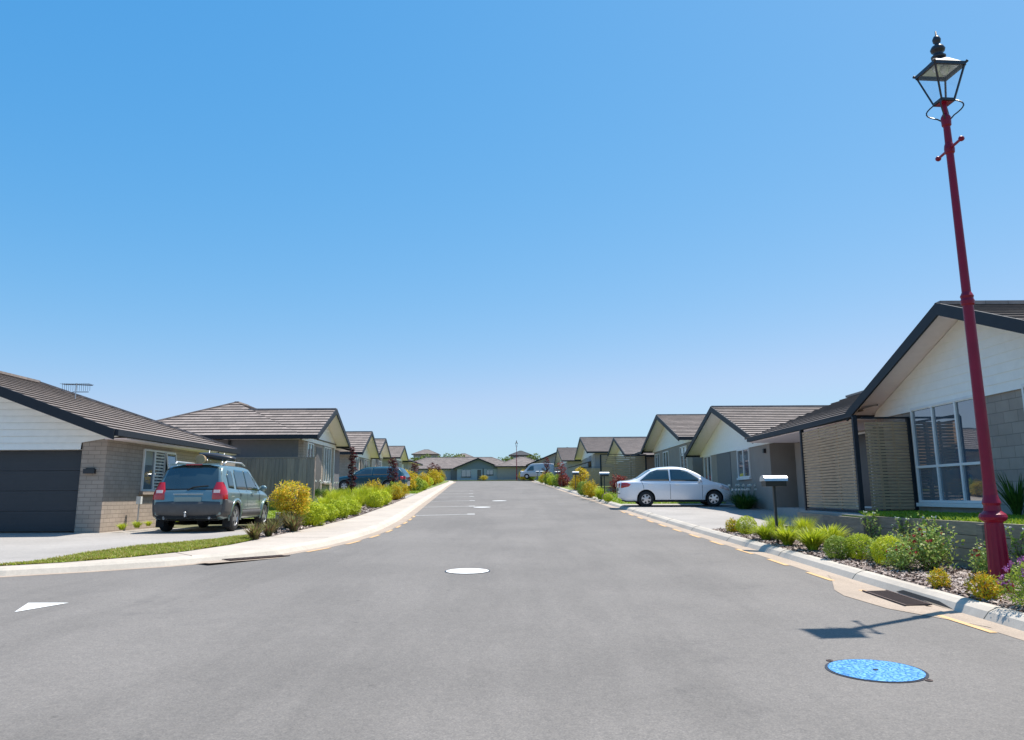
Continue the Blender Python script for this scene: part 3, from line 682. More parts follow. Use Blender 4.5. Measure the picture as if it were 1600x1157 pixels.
trellis((7.58, 17.24), (8.58, 17.22), 1.1, 2.0, 'narrow slat trellis between the tall white window and the corner post', 28, (1,), 1)
# --- right 2
h = House(1, 8.3, 33.0, 1.05, 'second house on the right with a gable above the silver sedan')
h.gable(0, 5.45, 2.36, 4.02, 9, ov=.7, wall='render')
h.opening('window', .7, -2.6, -1.0, 1.1, 2.2, panes=2)
h.opening('window', .7, 3.3, 4.6, .9, 2.2, panes=2)
m = MB(); m.box(P(.68, .1, -.1), P(.72, 2.3, 2.2)); h.build(m, 'garage_recess', M['greywall'])
m = MB(); m.box(P(.69, -4.6, 1.9), P(.6, -4.45, 2.05)); h.build(m, 'wall_light', M['dark'])
# --- right 3
h = House(1, 8.1, 44.5, 1.75, 'third house on the right with a white gable behind the silver sedan')
h.gable(0, 5.7, 2.5, 4.13, 9, ov=.7, wall='render')
for a_, b_ in ((-4.2, -2.6), (0.6, 2.2), (3.4, 4.8)): h.opening('window', .7, a_, b_, .35 if a_ > 0 else .9, 2.2, panes=2)
P = h.P
m = MB(); m.box(P(.3, -5.2, -.7), P(.5, 1, .55)); h.build(m, 'planter_wall', M['brick'])
m = MB(); courses(m, P(.1, 5.4, 2.45), P(.1, 10.2, 2.45), P(3.9, 10.2, 3.9), P(3.9, 5.0, 3.9)); m.build('roof', M['roof'], h.root)
m = MB(); m.box(P(.0, 5.6, 2.32), P(.1, 10.2, 2.46)); h.build(m, 'gutter', M['barge'])
m = MB(); m.box(P(1.5, 5.3, -.6), P(5, 10, 2.3)); h.build(m, 'wall', M['greywall'])
# --- right 4
h = House(1, 7.8, 61.4, 2.0, 'fourth house on the right with its gable above a wide slatted screen')
h.gable(0, 6.2, 2.2, 3.83, 9, ov=.7, wall='render', roof='roof2')
h.hip(3, 12, -6.2, 4, 2.2, 4.2, wall='render', roof='roof2')
h.opening('window', .7, -4.6, -3.2, .6, 1.9, panes=2)
trellis((5.55, 50.6), (8.4, 50.6), gz(50.6)+.1, 2.35, 'wide grey slatted screen between the third and fourth houses', 20)
# --- right 5
h = House(1, 6.7, 79.1, 2.55, 'fifth house on the right with its gable above a small lean-to')
h.gable(0, 7.4, 2.8, 4.58, 10, ov=.7, wall='lilacwall', roof='roof2')
h.opening('window', .7, -5.6, -4.2, 1.2, 2.6, panes=2)
h.opening('window', .7, -1.6, .2, 1.2, 2.6, panes=2)
trellis((6.3, 71.3), (8.9, 71.3), gz(71), 1.75, 'slatted gate screen with dark posts before the fifth house', 14)
o = empty('garden_shed', (5.9, 77, gz(77)), 'low lean-to shed with pale wall beside the fifth house', 'shed')
m = MB(); m.box((.4, -1.5, 0), (3.0, 1.5, 1.7)); m.build('wall', M['lilacwall'], o)
m = MB(); m.poly([(-.6, -1.7, 1.75), (3.1, -1.7, 2.75), (3.1, 1.7, 2.75), (-.6, 1.7, 1.75)]); m.poly([(-.6, -1.7, 1.69), (3.1, -1.7, 2.69), (3.1, 1.7, 2.69), (-.6, 1.7, 1.69)]); m.poly([(-.6, -1.7, 1.75), (3.1, -1.7, 2.75), (3.1, -1.7, 2.69), (-.6, -1.7, 1.69)]); m.build('roof', M['roof2'], o)
m = MB(); m.box((.55, -1.56, 0), (.7, -1.5, 1.75)); m.box((2.8, -1.56, 0), (2.95, -1.5, 2.3)); m.build('post', M['dark'], o)
# --- right 6
h = House(1, 6.0, 107, 3.35, 'sixth house on the right, its gable rising beside the white van')
h.gable(0, 9.3, 2.35, 4.4, 11, ov=.7, wall='lilacwall', roof='roof2')
h.opening('window', .7, -7, -5, .7, 2.0, panes=2); h.opening('window', .7, -2, 1, .7, 2.0, panes=2)
# --- right 7: gable faces the camera
h = House(1, 5.8, 122.5, 3.72, 'house at the right end of the street behind the white van', face='y')
h.P = lambda u, v, z: (v, u, z)
h.gable(2.6, 6.2, 2.45, 5.0, 12, ov=.5, wall='lilacwall', roof='roof2', cladding='lilacwall')
h.hip(2, 10, -8.6, 0, 2.3, 3.9, wall='lilacwall', roof='roof2')
# --- end house across the street end
h = House(1, -5.4, 125, 3.75, 'blue-grey house closing the far end of the street', face='y')
h.P = lambda u, v, z: (v, u, z)
h.gable(0, 3.75, 2.05, 3.55, 9, ov=.5, wall='bluewall', roof='roof2', cladding='bluewall2', boards=False)
h.hip(1.2, 11, -13.5, 6.9, 2.0, 3.95, wall='bluewall', roof='roof2')
h.opening('window', .5, -2.6, -1.15, .7, 1.8, panes=2, mat='greywin'); h.opening('window', .5, 1.3, 2.35, 1.0, 1.75, panes=2, mat='greywin')
h.opening('door', .5, -.1, .45, .0, 1.75, panes=1, sub='greydoor', mat='dark')
m = MB(); m.box((.72, .42, 0), (.86, .5, 1.95)); h.build(m, 'porch_post', M['dark'])
m = MB(); m.box((-4.3, .8, 0), (-3.05, 1.66, 1.9)); m.box((-13, 1.1, 0), (-6, 1.64, .8)); h.build(m, 'garage_door', M['greywall'])
m = MB(); m.box((4.3, 1.5, 0), (5.4, 1.64, 1.85)); h.build(m, 'side_gate', M['dark'])
# --- left 1: garage front facing the camera, side wall facing the road
h = House(-1, -10.2, 20.1, .68, 'nearest house on the left with charcoal garage door and brick pier')
h.face = 'none'; h.P = lambda u, v, z: (u, v, z)
pk = (-4.9, 4.42); ez = 2.44; ex = .5
m = MB(); yf, yb = -.75, 8.0
courses(m, (ex, yf, ez), (ex, yb, ez), (pk[0], 4.9, pk[1]), (pk[0], yf, pk[1]))
courses(m, (2*pk[0]-ex, yf, ez), (2*pk[0]-ex, yb, ez), (pk[0], 4.9, pk[1]), (pk[0], yf, pk[1]))
courses(m, (ex, yb, ez), (2*pk[0]-ex, yb, ez), (pk[0], 4.9, pk[1]), (pk[0], 4.9, pk[1]))
m.beam((pk[0], yf, pk[1]+.04), (pk[0], 4.9, pk[1]+.04), .2, .07); m.beam((ex, yb, ez+.05), (pk[0], 4.9, pk[1]+.04), .18, .06)
m.build('roof', M['roof'], h.root)
m = MB(); m.poly([(ex, yf, ez-.05), (ex, yb, ez-.05), (pk[0], 4.7, pk[1]-.07), (pk[0], yf, pk[1]-.05)]); m.poly([(2*pk[0]-ex, yf, ez-.05), (pk[0], yf, pk[1]-.05), (pk[0], 0, pk[1]-.05), (2*pk[0]-ex, 0, ez-.05)])
m.box((-.05, -.05, ez-.17), (ex, yb, ez-.14)); m.build('soffit', M['soffit'], h.root)
for sg in (0, 1):
    X = lambda x: x if not sg else 2*pk[0]-x
    m = MB(); a, b = (X(ex+.03), ez+.02), (pk[0], pk[1]+.05); q = [(a[0], yf-.05, a[1]), (b[0], yf-.05, b[1]), (b[0], yf-.05, b[1]-.25), (a[0], yf-.05, a[1]-.25)]; q2 = [(p[0], yf, p[2]) for p in q]
    m.poly(q); m.poly(q2)
    for i in range(4): m.poly([q[i], q[(i+1) % 4], q2[(i+1) % 4], q2[i]])
    m.build('barge_board', M['barge'], h.root, fix=True)
m = MB(); m.box((ex, yf, ez-.13), (ex+.12, yb+.1, ez+.015)); m.build('gutter', M['barge'], h.root)
m = MB(); m.box((-.62, 0, -.6), (0, .35, ez-.16)); m.box((-.35, .35, -.6), (0, 7.6, ez-.16)); m.box((-9.8, .35, 2.0), (-.35, 7.6, ez-.16)); m.box((-9.8, .5, -.6), (-.35, 7.6, 2.0)); m.build('wall', M['brick'], h.root)
m = MB(); z = 2.02
k = (pk[1]-ez)/(ex-pk[0])
i = 0
while True:
    za = z+i*.17; zb = za+.17
    if za > pk[1]-.1: break
    wa = min(ex-.1, pk[0]+(pk[1]-.06-za)/k) if za > ez-.16 else 0-.0; wb = pk[0]+(pk[1]-.06-min(zb, pk[1]-.08))/k if zb > ez-.16 else 0
    if za <= ez-.16: wa = ex-.1 if za > ez-.2 else -.64; 
    wa = min(wa, ex-.1); wb = min(wb, ex-.1) if zb > ez-.16 else wa
    if zb <= ez-.16: wb = wa
    m.poly([(2*pk[0]-wa, -.045, za), (wa, -.045, za), (max(wb, pk[0]), -.025, min(zb, pk[1]-.08)), (min(2*pk[0]-wb, pk[0]), -.025, min(zb, pk[1]-.08))])
    i += 1
m.poly([(-9.2, -.045, 2.02), (-.64, -.045, 2.02), (-.64, .34, 2.02), (-9.2, .34, 2.02)])
m.build('gable_cladding', M['board'], h.root)
m = MB(); zz = 0
for k in range(4):
    m.box((-5.6, .26, .01+k*.5), (-.62, .3, .5+k*.5)); 
    for q in range(5): m.box((-5.6, .252, .06+k*.5+q*.09), (-.62, .26, .085+k*.5+q*.09))
m.build('garage_door', M['garage'], h.root)
m = MB(); m.box((-.5, -.1, 1.42), (-.22, -.005, 1.53)); m.box((-.46, -.06, 1.53), (-.26, -.005, 1.56)); m.build('wall_light', M['dark'], h.root)
h.P = lambda u, v, z: (u, v, z)
# side window on plane x=0, facing +x
def sidewin(hh, x, y0, y1, z0, z1, panes, name='window', sgn=1, trans=None):
    m = MB(); f = .05
    def B(m, a0, d0, c0, a1, d1, c1): m.box((x+sgn*d0, a0, c0), (x+sgn*d1, a1, c1))
    B(m, y0, 0, z0, y0+f, .05, z1); B(m, y1-f, 0, z0, y1, .05, z1); B(m, y0+f, 0, z1-f, y1-f, .05, z1); B(m, y0+f, 0, z0, y1-f, .05, z0+f)
    w = (y1-y0)/panes
    for i in range(1, panes): B(m, y0+i*w-.03, 0, z0+f, y0+i*w+.03, .046, z1-f)
    fr = m.build('window', M['white'], hh.root, fix=True)
    m = MB(); B(m, y0+f, .002, z0+f, y1-f, .014, z1-f); m.build('glass', M['glass'], fr, fix=True)
    m = MB(); B(m, y0-.05, 0, z0-.09, y1+.05, .1, z0-.005); m.build('sill', M['brick'], fr, fix=True)
    return fr
fw = sidewin(h, 0, 2.0, 4.05, 1.0, 2.15, 3)
m = MB()
for k in range(12): m.box((.02, 2.75, 1.06+k*.088), (.035, 3.3, 1.1+k*.088))
m.build('blind', M['curtain'], fw)
m = MB(); q_ = [(.06, 3.36, 2.1), (.06, 3.98, 2.1), (.26, 3.98, 1.05), (.26, 3.36, 1.05)]
for i in range(4): m.beam(q_[i], q_[(i+1) % 4], .035, .035)
os_ = m.build('open_sash', M['white'], fw)
m = MB(); m.poly(q_); m.build('glass', M['glass'], os_)
m = MB(); m.tube([(ex, 6.3, ez-.16), (.35, 6.2, ez-.3), (.06, 6.1, ez-.36), (.06, 6.1, 0)], .04, 8); m.build('downpipe', M['dark'], h.root)
m = MB(); m.box((.0, 7.6, -.3), (-8, 12, 2.2)); m.build('wall', M['render'], h.root, label='rear wall set beyond the carport')
o = empty('tv_antenna', (-13.4, 24.2, 4.75), 'thin metal TV antenna on the left garage roof', 'antenna')
m = MB(); m.tube([(0, 0, -.3), (0, 0, .22)], .015, 6); m.build('mast', M['metal'], o)
m = MB(); m.tube([(-.45, 0, .2), (.45, .1, .16)], .012, 6)
for k in range(14): x = -.42+k*.065; m.tube([(x, -.02, .19), (x, .0, -.02)], .005, 4); m.tube([(x, -.16, .19), (x, .2, .19)], .005, 4)
m.tube([(-.1, 0, -.05), (.38, .02, -.05)], .012, 6)
m.build('dipoles', M['dark'], o)
# --- left 2
h = House(-1, -7.7, 34.6, 1.38, 'second house on the left with broad tiled roof behind the paling fence')
h.gable(0, 3.15, 2.5, 3.85, 3.8, ov=.65, wall='brick', wd=.85)
h.hip(.6, 8.8, -3.16, 6.44, 2.505, 4.29, wall='greywall', eo=.46, caps=((1, 0), (3, 1), (2, 1)), front=False)
m = MB(); m.box(h.P(.851, -2.7, -.6), h.P(1.055, 2.7, 2.37)); h.build(m, 'wall', M['greywall'])
sidewin(h, -.65, -2.2, -1.2, .95, 2.3, 2); sidewin(h, -.65, .75, 2.1, .75, 2.3, 3)
m = MB(); m.box((-.63, -.65, 0), (-.66, .35, 2.2)); h.build(m, 'door', M['greydoor'])
m = MB(); m.box((-4.0, -2.74, 1.35), (-5.6, -2.705, 2.3)); h.build(m, 'window', M['glass'])
m = MB(); m.tube([(-3.6, -2.76, 2.35), (-3.6, -2.76, -.3)], .05, 8); h.build(m, 'downpipe', M['dark'])
m = MB(); m.box((-.7, 2.75, -.3), (-.62, 2.85, 2.4)); h.build(m, 'corner_post', M['white'])
slab([(-7.2, 29.25), (-6.5, 36), (-6.6, 39.3), (-16, 39.3), (-16, 29.25)], lambda x, y: gz(y)-.1, lambda x, y: 1.36, 'raised_lawn', M['turf'], **S)
blades([(-7.25, 29.4), (-6.6, 36), (-6.7, 39), (-8.3, 39), (-8.3, 29.4)], 4000, .09, 'lawn_grass', M['blade'], lambda x, y: 1.36, 'bright grass strip before the second house on the left', w=.025)
o = empty('hose_reel', (-7.9, 32.15, 1.95), 'round grey hose reel on the brick wall of the second left house', 'hose reel')
m = MB(); m.lathe([(.05, -.3), (.28, -.3), (.3, -.28), (.22, -.26), (.22, -.16), (.3, -.14), (.28, -.12), (.05, -.12)], 20, axis='x'); m.build('drum', M['plastic'], o)
m = MB(); m.lathe([(.07, -.13), (.05, -.02)], 12, axis='x'); m.build('hub', M['metal'], o)
# paling fence
o = empty('paling_fence', (-7.3, 29.6, gz(29.6)), 'weathered vertical paling fence behind the teal car', 'fence')
m = MB(); x = 0
while x > -6.4:
    w = .14; m.box((x-w, -.012, .0), (x, .012, 1.98+rnd.uniform(-.012, .012))); x -= w+.006
m.build('palings', M['paling'], o)
for zz in (.5, 1.5): m = MB(); m.box((-6.4, .013, zz), (0, .06, zz+.09)); m.build('rail', M['paling'], o)
for xx in (-.05, -2.4, -4.8): m = MB(); m.box((xx-.05, .061, -.1), (xx+.05, .15, 1.9)); m.build('post', M['paling'], o)
m = MB(); m.box((-6.4, -.03, 1.99), (.02, .05, 2.03)); m.build('cap', M['paling'], o)
o = slab([(-6.6, 28.6), (-7.3, 29.5), (-7.3, 29.58), (-6.52, 28.66)], lambda x, y: gz(y), lambda x, y: 1.35, 'garden_wall', M['greywall'], category='garden wall', label='low dark timber edge at the end of the paling fence')
slab([(-6.56, 28.6), (-6.3, 33), (-6.25, 36), (-6.33, 36), (-6.4, 33), (-6.64, 28.6)], lambda x, y: gz(y), lambda x, y: 1.33, 'garden_wall', M['greywall'], category='garden wall', label='low edging wall behind the tall roadside grasses')
# --- left 3,4,5,6
def left_house(x, y, z, hw, ez, rz, label, depth=8, main=None, wall='brick', wins=()):
    h = House(-1, x, y, z, label); h.gable(0, hw, ez, rz, depth, ov=.65, wall=wall)
    for a_, b_, c_, d_ in wins: sidewin(h, -.65, a_, b_, c_, d_, 2)
    m = MB(); m.box((-.6, -.5, 0), (-.66, .5, 2.1)); h.build(m, 'door', M['greydoor'])
    m = MB(); m.box((-.7, hw-.5, -.3), (-.62, hw-.4, ez-.1)); h.build(m, 'corner_post', M['white'])
    if main: h.hip(*main, wall=wall)
    return h
left_house(-9.6, 54.4, 1.85, 3.35, 2.42, 3.97, 'third house on the left with its gable above the dark green car', wins=((-2.4, -1.1, .8, 2.2), (.9, 2.4, .8, 2.2)))
left_house(-10, 62.9, 2.2, 2.8, 2.5, 3.74, 'fourth house on the left, small gable beyond the dark green car', wins=((-2.1, -1.0, .7, 2.1), (.8, 2.0, .7, 2.1)))
left_house(-11, 81.4, 2.75, 3.2, 2.5, 3.75, 'fifth house on the left with a pale gable and wide roof', wall='lilacwall', wins=((-2.4, -1.2, .7, 2.1), (.9, 2.1, .7, 2.1)))
h = House(-1, -11.9, 100, 3.15, 'sixth house on the left with a low roof near the street end')
h.hip(0, 12, -5.5, 5.5, 2.45, 4.4, wall='lilacwall', roof='roof2'); h.P = lambda u, v, z: (-u, v, z)
m = MB(); m.box((-3.6, -5.09, 0), (-1.0, -5.03, 2.1)); h.build(m, 'garage_door', M['white'])
# garden wall / fence between left houses
o = empty('paling_fence', (-9.4, 70, gz(70)), 'short pale fence between the fourth and fifth left houses', 'fence')
m = MB()
for k in range(26): m.box((-k*.15-.14, -.012, 0), (-k*.15, .012, 1.7))
m.build('palings', M['lilacwall'], o)
m = MB(); m.box((-3.9, .013, .4), (0, .06, .5)); m.box((-3.9, .013, 1.3), (0, .06, 1.4)); m.build('rail', M['paling'], o)
# --- hill houses
def hill_house(x, y, z, w, d, hh, label, wall='lilacwall', roof='roof2'):
    h = House(1, x, y, z, label, 'hill_house', face='y'); h.P = lambda u, v, zz: (v, u, zz)
    h.hip(0, d, -w/2, w/2, hh, hh+min(w, d)*.22, wall=wall, roof=roof, base=-2)
    for k in range(3 if w < 9 else 4): a_ = -w/2+.9+k*(w-1.8)/(3 if w < 9 else 4); h.opening('window', .45, a_, a_+1.1, hh-1.9, hh-.7, panes=2)
    return h
h2 = hill_house(2.3, 226, 10.2, 6.6, 6, 2.6, 'white two-tone house standing on the far hill behind the distant lamp', 'greywall', roof='slate')
m = MB(); m.box((-3.3, -.9, .25), (3.3, -.75, .85)); m.box((-3.3, -.9, .15), (3.3, .4, .25)); m.build('balcony', M['board'], h2.root)
hill_house(-23.4, 214, 10.3, 7.2, 6, 2.3, 'hilltop house on the far left skyline with a balcony roof')
hill_house(-13.8, 222, 9.6, 7.0, 6, 2.3, 'small hilltop house half hidden by trees left of the street end')
hill_house(-27.8, 160, 7.6, 7, 7, 2.4, 'house with a low roof on the slope behind the left row')
# ------------------------------------------------------------------ street lamp
def lamp(x, y, z, label, sc_=1, rz=0):
    o = empty('street_lamp', (x, y, z), label, 'street lamp', rz=rz)
    m = MB(); m.lathe([(.13, -.1), (.13, .1), (.12, .14), (.113, .2), (.1, .78), (.094, .81), (.14, .84), (.15, .87), (.14, .9), (.092, .94), (.086, 1.0), (.1, 1.03), (.088, 1.07), (.076, 1.12), (.067, 1.25), (.065, 1.3)], 24, flute=(.19, .8)); m.build('base', M['red'], o, smooth=False)
    m = MB(); m.lathe([(.066, 1.28), (.06, 3.38), (.076, 3.4), (.079, 3.44), (.068, 3.47), (.076, 3.5), (.052, 3.55), (.044, 5.35), (.058, 5.37), (.062, 5.42), (.055, 5.47), (.044, 5.5), (.041, 5.72), (.056, 5.74), (.06, 5.84), (.054, 5.86), (.03, 5.9), (.028, 6.06)], 20); m.build('shaft', M['red'], o, smooth=False)
    bx_, by_ = math.cos(R(-98)), math.sin(R(-98)); m = MB(); m.tube([(-.27*bx_, -.27*by_, 5.42), (.27*bx_, .27*by_, 5.42)], .017, 8)
    for sg in (-1, 1): m.lathe([(.01, -.035), (.03, -.02), (.035, 0), (.03, .02), (.008, .04)], 10, (sg*.3*bx_, sg*.3*by_, 5.42), axis='x')
    m.build('ladder_bar', M['red'], o)
    zb, zt = 6.06, 6.5; wb, wt = .085, .2
    # scroll brackets
    m = MB()
    for q in range(4):
        a = R(45+q*90); dx, dy = math.cos(a), math.sin(a); pts = []
        for k in range(11):
            t = k/10; r_ = .06+.24*math.sin(math.pi*min(1, t*1.0))**.8*(1 if t < .75 else 1); r_ = .05+.165*math.sin(math.pi*t*.93)
            pts.append((dx*r_, dy*r_, 5.83+.24*t-(.02 if t in (0, 1) else 0)))
        m.tube(pts, .009, 6)
    m.build('scroll_bracket', M['iron'], o)
    fr = MB(); cb = [(sx*wb, sy*wb, zb) for sx, sy in ((-1, -1), (1, -1), (1, 1), (-1, 1))]; ct = [(sx*wt, sy*wt, zt) for sx, sy in ((-1, -1), (1, -1), (1, 1), (-1, 1))]
    for i in range(4):
        fr.beam(cb[i], ct[i], .022, .022); fr.beam(cb[i], cb[(i+1) % 4], .03, .03); fr.beam(ct[i], ct[(i+1) % 4], .035, .045)
        fr.tube([ct[i], (ct[i][0]*1.12, ct[i][1]*1.12, zt+.03)], [.014, .02], 6)
    fm = fr.build('lantern_frame', M['iron'], o)
    m = MB(); m.poly([(c[0]*.9, c[1]*.9, zb+.0) for c in cb]); m.poly([(c[0]*.9, c[1]*.9, zb-.02) for c in cb][::-1]); m.build('lantern_floor', M['red'], o)
    for i in range(4):
        m = MB(); a_, b_ = Vector(cb[i]), Vector(cb[(i+1) % 4]); c_, d_ = Vector(ct[(i+1) % 4]), Vector(ct[i])
        m.poly([a_.lerp(b_, .12), a_.lerp(b_, .88), c_.lerp(d_, .06), c_.lerp(d_, .94)]); m.build('glass_pane', M['lampglass'], o)
    m = MB(); q = [(c[0]*.95, c[1]*.95, zt+.015) for c in ct]; t_ = [(sx*.07, sy*.07, zt+.14) for sx, sy in ((-1, -1), (1, -1), (1, 1), (-1, 1))]
    for i in range(4): m.poly([q[i], q[(i+1) % 4], t_[(i+1) % 4], t_[i]])
    m.build('roof_lining', M['milk'], o)
    m = MB(); q = [(c[0]*1.0, c[1]*1.0, zt+.024) for c in ct]; t_ = [(sx*.075, sy*.075, zt+.152) for sx, sy in ((-1, -1), (1, -1), (1, 1), (-1, 1))]
    for i in range(4): m.poly([q[i], q[(i+1) % 4], t_[(i+1) % 4], t_[i]])
    m.poly(t_); m.build('lantern_roof', M['iron'], o)
    m = MB(); m.lathe([(.085, zt+.17), (.09, zt+.2), (.06, zt+.21), (.058, zt+.26), (.08, zt+.27), (.09, zt+.3), (.07, zt+.34), (.04, zt+.36), (.025, zt+.38), (.045, zt+.4), (.052, zt+.44), (.035, zt+.48), (.012, zt+.5), (.01, zt+.56)], 18); m.build('finial', M['iron'], o, smooth=True)
    for dx in (-.07, .08):
        m = MB(); m.lathe([(.012, 0), (.04, -.02), (.055, -.07), (.035, -.12), (.01, -.135)], 12, (dx, dx*.3, zt+.1)); m.build('bulb', M['milk'], o, smooth=True)
    return o
lp = lamp(5.55, 9.4, gz(9.4)+.07, 'tall maroon street lamp post with black lantern in the near flower bed', rz=R(5))
l2 = copy_tree(lp); l2.location = (.6, 121.5, 3.78); l2['label'] = 'distant thin street lamp before the house at the street end'; lp['group'] = l2['group'] = 'heritage street lamps'; l2.scale = (.86, .86, .86)
# ------------------------------------------------------------------ mailboxes
def mailbox(x, y, label, rz=0, z=None):
    o = empty('mailbox', (x, y, gz(y)+.09 if z is None else z), label, 'mailbox', 'mailboxes along the right kerb', rz=rz)
    m = MB(); m.box((-.022, -.022, -.1), (.022, .022, 1.08)); m.build('post', M['dark'], o)
    m = MB(); prof = [(-.13, 1.08), (.13, 1.08), (.14, 1.2), (.11, 1.24), (-.11, 1.24), (-.14, 1.2)]
    for sg in (-1, 1): m.poly([(sg*.2, p[0], p[1]) for p in prof])
    for i in range(6): a_, b_ = prof[i], prof[(i+1) % 6]; m.poly([(-.2, a_[0], a_[1]), (.2, a_[0], a_[1]), (.2, b_[0], b_[1]), (-.2, b_[0], b_[1])])
    m.build('box', M['dark'], o, fix=True)
    m = MB(); arc = [(-.165, 1.18), (-.15, 1.24), (-.1, 1.275), (0, 1.29), (.1, 1.275), (.15, 1.24), (.165, 1.18)]
    for i in range(6): a_, b_ = arc[i], arc[i+1]; m.poly([(-.225, a_[0], a_[1]), (.225, a_[0], a_[1]), (.225, b_[0], b_[1]), (-.225, b_[0], b_[1])])
    for sg in (-1, 1): m.poly([(sg*.225, p[0], p[1]) for p in arc])
    m.build('lid', M['metal'], o, fix=True)
    m = MB(); m.box((-.12, -.148, 1.165), (.12, -.14, 1.185)); m.build('slot', M['blackgap'], o)
    return o
mb0 = mailbox(5.05, 15.6, 'nearest mailbox with curved silver lid above the lime grasses')
for x, y, lab in ((4.32, 38.0, 'mailbox with a pale lid standing behind the silver sedan'), (4.3, 55.0, 'mailbox next to the small golden tree'), (4.05, 73, 'mailbox beside the red leaved shrub'), (3.65, 100, 'mailbox in front of the white van rear'), (3.3, 107, 'mailbox in front of the white van bonnet'), (1.35, 118.5, 'farthest mailbox near the distant lamp post')):
    c = copy_tree(mb0); c.location = (x, y, gz(y)+.12); c['label'] = lab
